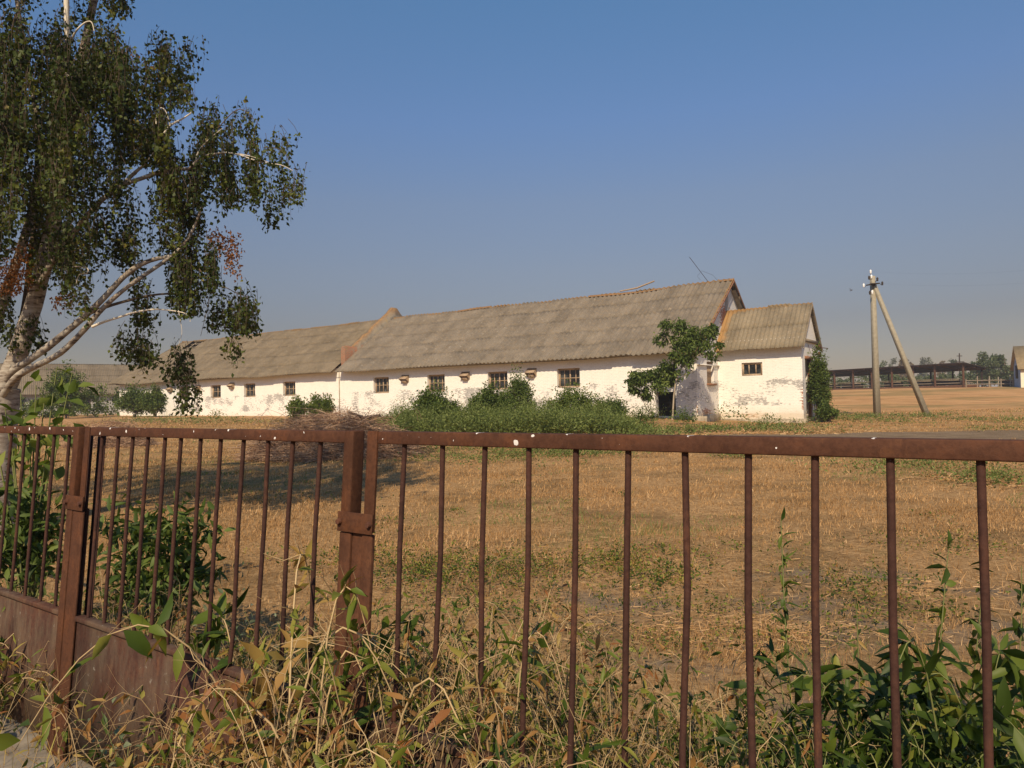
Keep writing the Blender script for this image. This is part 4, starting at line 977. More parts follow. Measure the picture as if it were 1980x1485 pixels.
# ------------------------------------------------------------------ weed belt in front of the barn (uncountable)
def stalks(mb, P, h, r, leaves=10, size=.05, aspect=.35, kind='kite', spread=.35, lean=.15, stemr=.004, stem=None, rndf=None):
    """upright weeds with leaves along the stem; P base points"""
    n = len(P); D = np.stack([r.normal(0, lean, n), r.normal(0, lean, n), np.ones(n)], 1); D /= np.linalg.norm(D, axis=1)[:, None]
    H = h*r.uniform(.6, 1.15, n)
    q = r.uniform(.12, 1., (n, leaves)); B = P[:, None]+D[:, None]*(H[:, None]*q)[..., None]
    out_ = r.normal(size=(n, leaves, 3)); out_[..., 2] = abs(out_[..., 2])*.6+.15; out_ /= np.linalg.norm(out_, axis=2)[..., None]
    B = B+out_*spread*size*1.2
    base = np.repeat(r.random(n), leaves)*.68; k = n*leaves
    rn = np.clip(base+r.random(k)*.34, 0, 1) if rndf is None else rndf(k, q.ravel())
    sz = size*(1.25-.75*q.ravel())*r.uniform(.7, 1.2, k)
    mb.leaves(B.reshape(-1, 3), out_.reshape(-1, 3), rdirs(k, 1.0, r), sz, sz*aspect, rn, kind)
    if stem is not None:
        for a in range(n): stem.tube([P[a], P[a]+D[a]*H[a]*.5+r.normal(0, .01, 3), P[a]+D[a]*H[a]], [stemr, stemr*.8, stemr*.4], 3, cap=False, r=r.random())
def gpts(n, fpx, fY, r):
    px = fpx(n); Y = fY(n); P = np.array([at(a, 800, b_) for a, b_ in zip(px, Y)]); P[:, 2] = gz(P[:, 0], P[:, 1]); return P
r = np.random.default_rng(70); mb = MB()
def beltH(px): return .36+.60*smooth(690, 790, px)*(1-smooth(1130, 1250, px))+.10*np.sin(px*.05)+.13*np.sin(px*.13+1)+.07*np.sin(px*.31)
px = r.normal(985, 150, 2600); px = np.where((r.random(2600) < .5) | (px < 690) | (px > 1260), r.uniform(715, 1235, 2600), px); Y = r.uniform(21.8, 28.5, 2600)
P = np.array([at(a, 800, b_) for a, b_ in zip(px, Y)]); P[:, 2] = gz(P[:, 0], P[:, 1])
for lo_h in range(4):
    s_ = slice(lo_h*650, (lo_h+1)*650)
    hh = beltH(px[s_]).mean() if False else beltH(px[s_])
    # per-plant heights via scaling groups
    stalks(mb, P[s_], hh, r, 24, .12, .40, lean=.14, spread=.9)
tag(mb.build('weed_belt', M_weedg), 'thick belt of waist-high grey-green weeds in front of the barn', 'weeds', kind='stuff')
# low green ground cover around barn foot, track edge and pole
r = np.random.default_rng(71); mb = MB()
def patch(mb, px, py, wpx, dY, n, h, size, leaves=8, aspect=.45):
    c = ground_at(px, py); Y = c[1]+r.normal(0, dY, n); X = c[0]+r.normal(0, wpx/2/FPX*c[1], n); P = np.stack([X, Y, gz(X, Y)], 1)
    stalks(mb, P, h, r, leaves, size, aspect, lean=.5, spread=1.)
for a in ((1400, 835, 260, .9, 260, .22, .09), (1700, 812, 120, .7, 130, .30, .10), (1560, 815, 120, 1.2, 160, .25, .10), (1790, 808, 60, .5, 60, .35, .10), (1650, 808, 60, .6, 70, .35, .1), (1480, 828, 60, .5, 60, .25, .09),
          (1730, 818, 60, .5, 40, .22, .09), (1870, 815, 60, .6, 40, .2, .09), (1965, 818, 40, .6, 50, .25, .09), (1340, 838, 90, .6, 90, .3, .1), (1540, 838, 80, .5, 60, .2, .08), (1930, 832, 60, .3, 40, .14, .07),
          (960, 888, 190, .8, 260, .16, .06), (1060, 880, 120, .6, 160, .16, .06), (1240, 845, 90, .9, 150, .26, .09), (700, 860, 90, .8, 120, .24, .09), (1000, 868, 420, .6, 260, .22, .08), (1170, 880, 120, .5, 110, .14, .06), (1420, 886, 40, .3, 50, .12, .05), (1760, 905, 190, .6, 160, .15, .055), (1930, 930, 110, .5, 170, .14, .05),
          (1850, 880, 120, .5, 90, .15, .06), (330, 818, 120, 1.5, 160, .5, .12), (440, 820, 160, 1.2, 130, .3, .1), (900, 870, 160, .7, 100, .14, .06)):
    patch(mb, *a)
tag(mb.build('low_weeds', M_weedg), 'low green weeds scattered round the barn foot and the pole', 'weeds', kind='stuff')
mb = MB(); r = np.random.default_rng(72)
for a in ((1500, 1080, 300, .5, 60, .05, .024), (1000, 1180, 300, .15, 120, .07, .024), (1300, 1250, 400, .15, 160, .07, .022), (700, 1080, 200, .3, 120, .08, .03), (1700, 1180, 200, .2, 90, .07, .026), (1240, 1100, 110, .28, 150, .09, .030), (1170, 1085, 190, .22, 110, .06, .026), (1290, 1130, 90, .15, 60, .07, .028), (1060, 1110, 160, .25, 120, .06, .024), (960, 1100, 140, .3, 170, .08, .026), (840, 1120, 180, .3, 240, .12, .03),
          (1850, 1060, 160, .25, 90, .07, .026), (880, 998, 30, .2, 14, .07, .03), (1100, 975, 40, .2, 10, .05, .03), (1210, 960, 30, .2, 10, .05, .03), (1780, 1000, 40, .2, 12, .05, .03), (1420, 1060, 20, .1, 8, .05, .03), (1000, 940, 50, .3, 12, .05, .03),
          (1660, 1130, 140, .2, 70, .08, .028), (1380, 1180, 200, .15, 80, .06, .022), (300, 922, 300, .2, 120, .05, .03), (520, 960, 200, .4, 60, .05, .03), (740, 1020, 60, .3, 26, .06, .03)):
    patch(mb, *a, leaves=7, aspect=.5)
tag(mb.build('ground_weeds', M_near), 'small green weeds sprouting from bare soil behind the railing', 'weeds', kind='stuff')

# ------------------------------------------------------------------ brush piles
def brush(px, py, wpx, hpx, Y, n, label, seed):
    r = np.random.default_rng(seed); b = at(px, py, Y); b[2] = float(gz(b[0], b[1])); W = wpx/2/FPX*Y; H = hpx/FPX*Y; mb = MB()
    for k in range(n):
        a = r.uniform(0, 2*math.pi); q = r.uniform(0, 1)**.5; x = q*math.cos(a)*W; y = q*math.sin(a)*W*.75
        z = H*(1-q**2)**.7*r.uniform(.0, 1.); L = r.uniform(.3, .95)*W*.7
        dv = np.array([r.normal(), r.normal(), r.normal()*.22-.05]); dv /= np.linalg.norm(dv); c = b+[x, y, max(z, .03)]; m_ = c+r.normal(0, .06, 3)*[1, 1, .7]+[0, 0, .05]
        A = c-dv*L/2; B = c+dv*L/2; A[2] = max(A[2], b[2]+.01); B[2] = max(B[2], b[2]+.01)
        q2 = r.uniform(.5, 1.5); mb.tube([A, m_, B], [.006*q2, .0045*q2, .002], 3, cap=False, r=r.random())
    for k in range(60):
        a = b+[r.normal()*W*.5, r.normal()*W*.3, H*.75]; e = a+[r.normal()*.35, r.normal()*.2, r.uniform(.08, .40)]
        mb.tube([a, (a+e)/2+[.03, 0, .03], e], [.006, .005, .002], 3, cap=False, r=r.random())
    return tag(mb.build('brush_pile', M_twig, origin=b), label, 'brush pile')
brush(642, 872, 310, 88, 16.6, 4000, 'big heap of dead brown twigs in front of the barn wall seam', 80)
brush(215, 850, 160, 50, 22.5, 1500, 'low heap of dead twigs in front of the barn left end', 81)
# fallen grey log on the big pile
a = at(672, 797, 17.2); bb = at(735, 803, 16.8); mb = MB(); mb.tube([a, (a+bb)/2-[0, 0, .10], bb], [.03, .045, .03], 7)
tag(mb.build('log', M_barkd, origin=a), 'short curved grey log lying on top of the big brush pile', 'log')
# strip of straw beside the track
r = np.random.default_rng(83); mb = MB()
for (px, py, wpx, dY, n) in ((1500, 838, 330, .35, 700), (1830, 925, 100, .25, 330), (1330, 1215, 300, .12, 420), (1560, 1235, 260, .12, 420), (1820, 1140, 300, .2, 240), (1400, 1130, 500, .5, 260), (1000, 1080, 400, .6, 200), (1930, 935, 90, .3, 200)):
    c = ground_at(px, py); X = c[0]+r.normal(0, wpx/2.4/FPX*c[1], n); Y = c[1]+r.normal(0, dY, n); P = np.stack([X, Y, gz(X, Y)+.012+.02*r.random(n)], 1)
    D = np.stack([r.normal(0, 1, n), r.normal(0, .6, n), r.normal(0, .12, n)], 1); L = r.uniform(.02, .12, n)*(.6+c[1]*.09); mb.leaves(P, D, rdirs(n, 2, r), L, np.maximum(.003, .0011*c[1]), np.clip(.45+.5*r.random(n), 0, .92), 'blade', 0, .05)
tag(mb.build('straw_litter', M_straw), 'loose golden straw lying on the bare soil', 'straw', kind='stuff')

# ------------------------------------------------------------------ field grass (uncountable)
r = np.random.default_rng(90); n = 560000
Y = np.exp(r.uniform(math.log(1.7), math.log(46), n)); q = r.uniform(-.95, .95, n); X = q*Y
def vn(x, y, k=1.0, s=0):
    return (np.sin(x*1.3*k+s)+np.sin(y*1.7*k+1.3*s)+np.sin((x+y)*.9*k+2*s)+np.sin((x-y)*2.1*k+.7*s))/4
dens = .66+.5*vn(X, Y, 1.2, 1)+.35*vn(X, Y, 4, 2)
soil = smooth(1.6, 2.2, Y)*(1-smooth(5.0, 7.0, Y))*smooth(-1.5, .2, X)*.45
track = (np.abs(Y-(20.8-.06*X)) < 1.9) & (X > 4.5)
dens = dens+.35*vn(X, Y, 9, 5)-.18; keep = (r.random(n) < np.clip(dens-soil, .10, 1)) & ~track
# keep clear of the barn's inside
ls = (X-BX)*LV[0]+(Y-BY)*LV[1]; lt = (X-BX)*GV[0]+(Y-BY)*GV[1]; keep &= ~((lt > -.2) & (ls > -4.5) & (ls < 60))
X, Y = X[keep], Y[keep]; n = len(X); P = np.stack([X, Y, gz(X, Y)-.005], 1)
D = np.stack([r.normal(.1, .38, n), r.normal(.0, .38, n), np.ones(n)], 1)
h_ = r.uniform(.012, .055, n)*(1+.022*Y)*(1+.35*vn(X, Y, 2.5, 4)); wd = np.maximum(.0022, .00085*Y)*r.uniform(.7, 1.4, n)
green = vn(X, Y, .9, 7) > .42
rn = np.where(green & (r.random(n) < .5), 1.0, np.clip(r.normal(.46, .2, n)+.22*vn(X, Y, 1.6, 3)+.12*vn(X, Y, 6, 6), 0, .93))
mb = MB(); mb.leaves(P, D, rdirs(n, 0, r), h_, wd, rn, 'blade', 0, .12)
tag(mb.build('dry_grass', M_straw), 'short dry straw-coloured grass covering the field', 'grass', kind='stuff')
# ------------------------------------------------------------------ rusty railing
FX, FY = -.233, 1.50; FD = np.array([-.8216, .570]); FN = np.array([.570, .8216]); ZT = EYE-.065; LEAN = .082
FA = np.array([[FD[0], FD[1], 0], [FN[0], FN[1], 0], [0, 0, 1.]])
def FR(t, z, dpt=0.):
    k = dpt+(z-ZT)*LEAN
    return np.array([FX+t*FD[0]+k*FN[0], FY+t*FD[1]+k*FN[1], z])
def ft(px, z=ZT-.05, dpt=0.):
    lo, hi = -1.6, 6
    for _ in range(50):
        mi = (lo+hi)/2
        if proj(FR(mi, z, dpt))[0] > px: lo = mi
        else: hi = mi
    return lo
def fbox(mb, t0, t1, z0, z1, d0, d1, r=.5, ch=0):
    """box in railing space, leaning with it"""
    q = [(a, b, c) for a in (t0, t1) for b in (d0, d1) for c in (z0, z1)]
    mb.add([FR(a, c, b) for a, b, c in q], np.array([[0, 1, 3, 2], [4, 6, 7, 5], [0, 4, 5, 1], [2, 3, 7, 6], [0, 2, 6, 4], [1, 5, 7, 3]]), r)
ZPL = EYE-.68; ZPB = EYE-1.085; RH = .0275
fence = thing('metal_railing', 'rusty brown steel railing of thin bars crossing the whole foreground', 'railing', FR(ft(690), 0.0))
def bev(o, w_=.0025):
    m_ = o.modifiers.new('bevel', 'BEVEL'); m_.width = w_; m_.segments = 2; m_.limit_method = 'ANGLE'; return o
tA0, tA1 = ft(683), ft(665); tS0, tS1 = ft(729), ft(710)
tB0, tB1 = ft(173), ft(164); tC0, tC1 = ft(152), ft(142)
for (a, b) in ((-1.55, tS0+.0005), (tA1+.0005, tB0-.0005), (tC1+.0005, 6.)):
    mb = MB(); fbox(mb, a, b, ZT-RH, ZT, 0, .028); bev(mb.build('top_rail', M_rail, fence))
    mb = MB(); fbox(mb, a, b, ZPB, ZPL, .006, .012)
    o = mb.build('base_sheet', M_plate, fence)
    mb = MB(); fbox(mb, a, b, ZPL-.004, ZPL+.012, -.004, .026); bev(mb.build('bottom_rail', M_plate, fence), .004)
bars = [780, 853, 936, 1021, 1113, 1214, 1325, 1449, 1577, 1723, 1899, 2130, 2440, 2900, 195, 226, 254, 283, 316, 347, 385, 424, 468, 516, 564, 617, 131, 102, 72, 45, 19, -8, -35, -62, -90, -120]
for px in bars:
    t = ft(px, ZT-.1, .014); jz = rng.normal(0, .0030, 4)*[.2, 1, 1, .3]; q = [ZT-RH+.004, ZT-.25, ZT-.5, ZPL+.008]
    mb = MB(); mb.tube([FR(t+jz[i], q[i], .014) for i in range(4)], .0056, 10, r=rng.random()); mb.build('bar', M_bar, fence, smooth_=True)
zpA = EYE-.265; zfoot = -.02
# post at the centre-left: box stile, gap, flat stile; bolted plate; channel below
mb = MB(); fbox(mb, tA0, tA1, zpA-.02, ZT+.001, -.003, .034); bev(mb.build('stile', M_post, fence), .004)
mb = MB(); fbox(mb, tS0, tS1, zpA-.02, ZT+.001, -.0025, .004); bev(mb.build('stile', M_post, fence), .001)
mb = MB(); fbox(mb, tS0-.001, tA1+.003, zpA-.024, zpA+.020, -.0070, -.0035); bev(mb.build('clamp_plate', M_post, fence), .001)
for tt in (tS0+.006, tA1-.006):
    mb = MB(); p = FR(tt, zpA-.002, -.008); mb.tube([p, p-np.array([FN[0], FN[1], 0])*.008], [.0075, .006], 8); mb.build('bolt', M_bolt, fence, smooth_=False)
mb = MB(); w3 = (tA1-tS0)/3
fbox(mb, tS0+.004, tS0+w3, -.1, zpA-.026, -.001, .010); fbox(mb, tA1-w3, tA1, -.1, zpA-.026, -.002, .010); fbox(mb, tS0+w3, tA1-w3, -.1, zpA-.026, .004, .009)
bev(mb.build('post', M_post, fence))
# post at far left
zpB = EYE-.31
mb = MB(); fbox(mb, tC0, tC1, zpB-.02, ZT+.001, -.003, .030); bev(mb.build('stile', M_post, fence))
mb = MB(); fbox(mb, tB0, tB1, zpB-.02, ZT+.001, -.003, .001); bev(mb.build('stile', M_post, fence), .001)
mb = MB(); fbox(mb, tB1, tC0, 0, ZT-.004, .020, .026); fbox(mb, tB0-.012, tB1, 0, ZT-.03, .040, .046); mb.build('web', M_bar, fence)
mb = MB(); fbox(mb, tB0-.002, tC1+.005, zpB-.026, zpB+.020, -.0085, -.0035); bev(mb.build('clamp_plate', M_post, fence), .001)
for tt in (tB0+.008, tC1-.007):
    mb = MB(); p = FR(tt, zpB-.002, -.008); mb.tube([p, p-np.array([FN[0], FN[1], 0])*.009], [.0085, .007], 8); mb.build('bolt', M_bolt, fence)
mb = MB(); w3 = (tC1-tB0)
fbox(mb, tB0, tB0+w3*.62, -.1, zpB-.028, -.002, .004); fbox(mb, tB0+w3*.66, tC1, -.1, zpB-.028, -.004, .030); fbox(mb, tB0+w3*.55, tB0+w3*.66, -.1, zpB-.028, .004, .046)
bev(mb.build('post', M_post, fence), .0015)
# concrete footing strip beneath the railing
mb = MB()
for k in range(34):
    a = -1.6+k*.24; mb.box(FR(a, .09, -.02)+[0, 0, float(rng.normal(0, .005))], .118, .13+rng.random()*.03, .075, FA)
o = mb.build('kerb', plain('footing_concrete', (.22, .19, .15), .35, 12), None); tag(o, kind='structure'); bev(o, .02)

# ------------------------------------------------------------------ weeds along the railing
def arch_plant(name, label, cat, base, n, h, reach, r, lL, lW, per, lo, hi, grp=None, smat=None, lmat=None, rad=.0022, twigs=3, up=.0, bias=None, droop=.35, dirs=None):
    base = np.asarray(base, float); t = thing(name, label, cat, base, grp) if label else None
    S, Lf_ = MB(), MB()
    for k in range(n):
        b0 = base+[r.normal()*.05, r.normal()*.05, 0]; az = r.uniform(0, 2*math.pi) if dirs is None else dirs[k % len(dirs)]+r.normal()*.25
        dv = np.array([math.cos(az), math.sin(az), 0]); H = h*r.uniform(.65, 1.1); RR = reach*r.uniform(.4, 1.15)
        u = np.linspace(0, 1, 12)[:, None]; z = H*np.sin(u*math.pi*.5*(1+.55*(1-up)))
        P = b0+dv*RR*u**1.35+[0, 0, 1]*z+np.cumsum(r.normal(0, .0018, (12, 3)), 0)+np.sin(u*r.uniform(2, 5)+r.uniform(0, 6))*r.normal(0, .012, 3)
        S.tube(P, rad*np.linspace(1.3, .45, 12)*r.uniform(.7, 1.3), 5, cap=False, r=r.uniform(.3, 1))
        T = np.gradient(P, axis=0); T /= np.linalg.norm(T, axis=1)[:, None]
        m_ = per; q = r.uniform(.12, 1, m_)*11; i0 = np.minimum(q.astype(int), 10); fr = (q-i0)[:, None]; B = P[i0]*(1-fr)+P[i0+1]*fr
        side = rdirs(m_, .05, r); D = T[i0]*.45+side*.9+[0, 0, -.12]
        base_r = r.uniform(lo, hi); rn = np.clip(base_r+r.normal(0, .13, m_), 0, 1)
        Lf_.leaves(B, D, rdirs(m_, 1.3, r), lL*r.uniform(.5, 1.25, m_), lW*r.uniform(.5, 1.25, m_), rn, 'lance', .18, droop)
        for w_ in range(twigs):
            i1 = r.integers(3, 11); e = P[i1]+rdirs(1, .1, r)[0]*r.uniform(.04, .12); S.tube([P[i1], (P[i1]+e)/2+r.normal(0, .006, 3), e], [rad*.5, rad*.4, rad*.2], 3, cap=False, r=r.uniform(.3, 1))
    if label:
        S.build('stem', smat or M_stalk, t); Lf_.build('leaves', lmat or M_near, t); return t
    return S, Lf_
def merge(A, B):
    for v, rr in zip(B.v, B.r): A.v.append(v); A.r.append(rr)
    for f in B.f: A.f.append(f+A.n)
    A.n += B.n
def fpt(px, d_, z=0.):
    p = FR(ft(px, ZPL), z); p = p+np.array([FN[0], FN[1], 0])*d_; p[2] = float(gz(p[0], p[1])); return p
r = np.random.default_rng(101)
# uncountable filler tangle: dry stalks, narrow leaves, dead blades, along both sides
SS, LL = MB(), MB()
for k in range(270):
    px = r.uniform(230, 1430) if k < 235 else r.uniform(-60, 200); dd_ = r.uniform(-.32, .55) if px > 560 else r.uniform(.05, .55)
    if px > 1150: dd_ = r.uniform(-.15, .55)
    hh = np.interp(px, [-60, 200, 400, 620, 800, 950, 1100, 1250, 1450], [.5, .48, .52, .66, .68, .64, .60, .60, .62])*r.uniform(.7, 1.12)
    a, b = arch_plant(None, None, None, fpt(px, dd_), 4, hh, .34, r, .036, .0095, 14, .3, 1.0, rad=.0010, twigs=9)
    merge(SS, a); merge(LL, b)
tag(SS.build('dry_stalks', M_stalk), 'tangle of dry straw-coloured weed stalks along the railing', 'weeds', kind='stuff')
tag(LL.build('weed_tangle', M_near), 'tangle of narrow green and yellowed weed leaves along the railing', 'weeds', kind='stuff')
mb = MB(); n = 9000
px = r.uniform(-150, 1500, n); dd_ = r.uniform(-.35, .9, n)**1.0
P = np.array([fpt(a, b) for a, b in zip(px[::6], dd_[::6])]); P = np.repeat(P, 6, 0)[:n]+np.concatenate([r.normal(0, .05, (len(np.repeat(P, 6, 0)[:n]), 2)), np.zeros((len(np.repeat(P, 6, 0)[:n]), 1))], 1)
n = len(P); hz_ = np.repeat(np.interp(px[::6], [-150, 200, 500, 900, 1100, 1500], [.30, .30, .42, .42, .30, .22]), 6)[:n]
D = np.stack([r.normal(0, .5, n), r.normal(0, .5, n), np.ones(n)], 1); mb.leaves(P, D, rdirs(n, 0, r), hz_*r.uniform(.35, 1.1, n), r.uniform(.0025, .006, n), r.random(n), 'blade', 0, .3)
# dry crumpled leaves caught in the tangle
n = 6500; px = r.uniform(380, 1420, n); P = np.array([fpt(a, b) for a, b in zip(px, r.uniform(-.3, .5, n))]); P[:, 2] += r.uniform(.03, .5, n)*np.interp(px, [380, 700, 1000, 1400], [.9, 1.25, 1, .7])
mb.leaves(P, rdirs(n, -.4, r), rdirs(n, 0, r), r.uniform(.018, .05, n), r.uniform(.006, .014, n), r.random(n), 'lance', .3, .6)
tag(mb.build('dead_leaves', M_dryleaf), 'dry brown leaves and dead grass blades caught in the weeds', 'dead leaves', kind='stuff')
# understorey behind and below so the ground does not show through
mb = MB(); r = np.random.default_rng(103); n = 20000
px = np.where(r.random(n) < .62, r.uniform(150, 1990, n), r.uniform(1380, 2080, n)); dep = r.uniform(.05, 1.0, n)+np.clip((px-1200)/800, 0, 1)*.25; P = np.array([fpt(a, b) for a, b in zip(px[::5], dep[::5])]); P = np.repeat(P, 5, 0)[:n]; n = len(P)
P[:, :2] += r.normal(0, .07, (n, 2)); P[:, 2] = gz(P[:, 0], P[:, 1])+r.uniform(.01, 1, n)**1.2*np.repeat(np.interp(px[::5], [150, 500, 900, 1150, 1350, 1600, 1990], [.35, .42, .40, .34, .36, .46, .50]), 5)[:n]
mb.leaves(P, rdirs(n, .1, r), rdirs(n, 1.2, r), r.uniform(.025, .06, n), r.uniform(.010, .018, n), np.clip(r.normal(.35, .22, n), 0, 1), 'lance', .2, .4)
tag(mb.build('undergrowth', M_near), 'low leafy undergrowth at the foot of the railing', 'undergrowth', kind='stuff')
# prominent individual plants
r = np.random.default_rng(105)
K = [('arching dry weed leaning on the centre post of the railing', 700, -.10, 6, .86, .40, .05, .013, .35, .95),
     ('long-stemmed dry weed arching in front of the rusty base sheet', 560, -.30, 5, .62, .62, .055, .016, .4, .95),
     ('yellowing weed drooping over the base sheet between the two posts', 470, .10, 6, .70, .50, .075, .024, .45, .95),
     ('pale dry thorny weed just right of the centre post', 830, -.22, 7, .66, .48, .05, .012, .5, .98),
     ('tall dry grass-like weed between the second and third bars right of the centre post', 905, .12, 5, .78, .30, .05, .010, .5, .9),
     ('arching dry weed with broad yellow-green leaves at the bottom centre', 985, -.28, 6, .50, .42, .075, .022, .35, .7),
     ('dry weed with long crossing stems at the bottom, right of centre', 1110, -.18, 6, .52, .50, .05, .013, .4, .9)]
for (lb, px, dd_, n_, h, re, a, b, lo, hi) in K: arch_plant('dry_weed', lb, 'weed', fpt(px, dd_), n_+2, h, re, r, a*1.2, b*1.45, 24, lo*.8, hi, rad=.0022, twigs=12)
arch_plant('leafy_weed', 'green and yellow weed hanging over the base sheet at the left edge', 'weed', fpt(20, -.06), 9, .50, .42, r, .055, .017, 26, .3, .75, rad=.002, dirs=[-.5, -1.2, .2])
# green lance-leaved plants on the right behind the bars
Gp = [('green narrow-leaved plant left of the fourth bar from the right', 1420, .35, 12, .60, .28, .050, .016, .22, .62, .3),
      ('green plant with a tall thin flowering stem rising between two bars', 1500, .50, 13, .66, .26, .052, .016, .2, .6, .3),
      ('green leafy plant behind the third bar from the right', 1590, .50, 14, .62, .28, .058, .018, .15, .6, .4),
      ('tall broad-leaved green plant beside the second bar from the right', 1800, .55, 9, .76, .26, .080, .027, .2, .55, .7),
      ('dark green bushy plant between the two rightmost bars', 1870, .45, 18, .62, .30, .062, .018, .1, .5, .3),
      ('green plant with a few orange leaves at the lower right corner', 1960, .50, 16, .58, .30, .062, .020, .15, .8, .3),
      ('light green leafy plant low in front of the second bar from the right', 1690, .40, 14, .56, .27, .055, .018, .25, .65, .3)]
for (lb, px, dd_, n_, h, re, a, b, lo, hi, up_) in Gp: arch_plant('green_plant', lb, 'plant', fpt(px, dd_), int(n_*1.5), h, re, r, a*.85, b*.85, 30, lo, hi, rad=.0016, smat=M_gstalk, twigs=1, up=up_, droop=.3)
def upright(name, label, base, tip, r, n, L, W, lo, hi, lmat=M_near, bend=.03):
    base = np.asarray(base); tip = np.asarray(tip); t = thing(name, label, 'plant', base); u = np.linspace(0, 1, 12)[:, None]
    P = base*(1-u)+tip*u+np.sin(u*math.pi)*r.normal(0, bend, 3); S = MB(); S.tube(P, np.linspace(.0036, .0013, 12), 5); S.build('stem', M_gstalk, t); mb = MB()
    q = r.uniform(.25, 1, n)*11; i0 = np.minimum(q.astype(int), 10); B = P[i0]+(P[np.minimum(i0+1, 11)]-P[i0])*(q-i0)[:, None]; D = rdirs(n, .1, r)+[0, 0, .1]
    mb.leaves(B, D, rdirs(n, 1.3, r), L*r.uniform(.5, 1.2, n), W*r.uniform(.6, 1.2, n), r.uniform(lo, hi, n), 'lance', .2, .35); mb.build('leaves', lmat, t)
upright('tall_weed', 'tall slender weed reaching up between the fourth and third bars from the right', at(1560, 1350, 1.9)*[1, 1, 0], at(1510, 1005, 1.9), r, 80, .040, .011, .1, .7)
upright('tall_weed', 'short reddish-tipped weed left of the second bar from the right', at(1665, 1400, 2.1)*[1, 1, 0], at(1655, 1135, 2.1), r, 44, .04, .010, .1, .9)
for i_, (bx, tx, ty) in enumerate(((1800, 1835, 1050), (1850, 1905, 1068), (1900, 1975, 1095))):
    upright('tall_weed', ['branching green weed rising left of the rightmost bar', 'branching green weed passing behind the rightmost bar', 'branching green weed at the right edge of the photo'][i_], at(bx, 1330, 2.3)*[1, 1, 0], at(tx, ty, 2.3), r, 36, .065, .024, .05, .6)
# grey goosefoot in front of the sheet
def stalk_plant(name, label, px, py0, Y, n, h, size, mat, leaves, aspect=.6, lean=.3, seed=1, smat=None, kind='lance', spr=1.):
    r = np.random.default_rng(seed); b = at(px, py0, Y); b[2] = float(gz(b[0], b[1])); t = thing(name, label, 'plant', b); mb, st = MB(), MB()
    sp0 = .05 if Y < 5 else .28*h; P = b+np.concatenate([r.normal(0, sp0, (n, 2)), np.zeros((n, 1))], 1); stalks(mb, P, h, r, leaves, size, aspect, kind, spr, lean, .003, st)
    st.build('stem', smat or M_gstalk, t); mb.build('leaves', mat, t); return t
stalk_plant('goosefoot', 'silvery green goosefoot weed in front of the rusty base sheet', 385, 1500, 1.75, 7, .52, .035, M_greyleaf, 42, .55, .22, 111)
stalk_plant('goosefoot', 'silvery green goosefoot weed at the bottom edge, nearest the left post', 270, 1500, 1.95, 6, .34, .035, M_greyleaf, 34, .55, .3, 112)
stalk_plant('goosefoot', 'bluish green thistle-like weed just left of the centre post behind the bars', 490, 1200, 2.5, 6, .55, .05, M_greyleaf, 30, .4, .25, 113)
stalk_plant('weed_shrub', 'small weed shrub in the inner corner of barn and low wing', 1408, 802, 32.6, 5, 1.15, .15, M_bush, 26, .45, .2, 55)
stalk_plant('weed_shrub', 'small leafy shrub below the three-paned window of the low wing', 1490, 815, 31, 5, .62, .13, M_bush, 20, .45, .4, 56)
stalk_plant('weed_shrub', 'leafy weeds left of the young tree trunk below the wall hole', 1246, 838, 28.5, 22, .80, .12, M_bush, 30, .45, .35, 62)
stalk_plant('weed_shrub', 'leafy weeds right of the young tree trunk at the barn corner', 1322, 838, 28.5, 16, .72, .12, M_bush, 26, .45, .4, 63)
stalk_plant('weed_shrub', 'tiny green bush at the foot of the barn wall, left half', 420, 812, 46, 6, .6, .15, M_bushl, 22, .5, .4, 47)
# bushes behind the railing at left
def big_leaf_bush(name, label, spots, Y, base_px, mat, size, aspect, seed, n=60):
    r = np.random.default_rng(seed); b = at(*base_px, Y); b[2] = float(gz(b[0], b[1])); t = thing(name, label, 'bush', b); st, mb = MB(), MB()
    for (px, py, dY) in spots:
        e = at(px, py, Y+dY); u = np.linspace(0, 1, 9)[:, None]; P = b*(1-u)+e*u+np.array([0, 0, .12])*np.sin(u*math.pi); st.tube(P, np.linspace(.008, .0025, 9), 5, cap=False)
        q = np.clip(1-abs(r.normal(0, .22, n)), .1, 1)*8; i0 = np.minimum(q.astype(int), 7); B = P[i0]+(P[i0+1]-P[i0])*(q-i0)[:, None]+r.normal(0, .05, (n, 3))
        D = rdirs(n, -.25, r); mb.leaves(B, D, rdirs(n, 1.4, r), size*r.uniform(.6, 1.2, n), size*aspect*r.uniform(.7, 1.2, n), np.clip(r.normal(.4, .22, n), 0, 1), 'lance', .15, .3)
    st.build('stem', M_gstalk, t); mb.build('foliage', mat, t)
big_leaf_bush('elder_shrub', 'dark green elder shrub behind the bars between the two posts', [(215, 1010, .1), (240, 985, .2), (290, 1000, 0), (330, 985, .1), (360, 1000, -.1), (395, 1010, 0), (310, 1040, -.1), (260, 1060, 0), (370, 1060, .1), (225, 1090, 0), (330, 1100, -.2), (400, 1100, .1), (280, 1120, -.2), (350, 1150, 0), (240, 1150, .1)], 3.3, (305, 1290), M_bush, .085, .27, 121, 66)
big_leaf_bush('elder_shrub', 'dark green shrub round the foot of the birch at the left edge', [(10, 960, 0), (45, 950, .1), (80, 955, 0), (30, 1010, -.1), (75, 1010, 0), (110, 1000, .1), (0, 1060, 0), (60, 1070, .1), (110, 1070, 0), (-50, 1000, 0), (-60, 1070, 0)], 3.7, (50, 1260), M_bush, .082, .32, 122, 70)
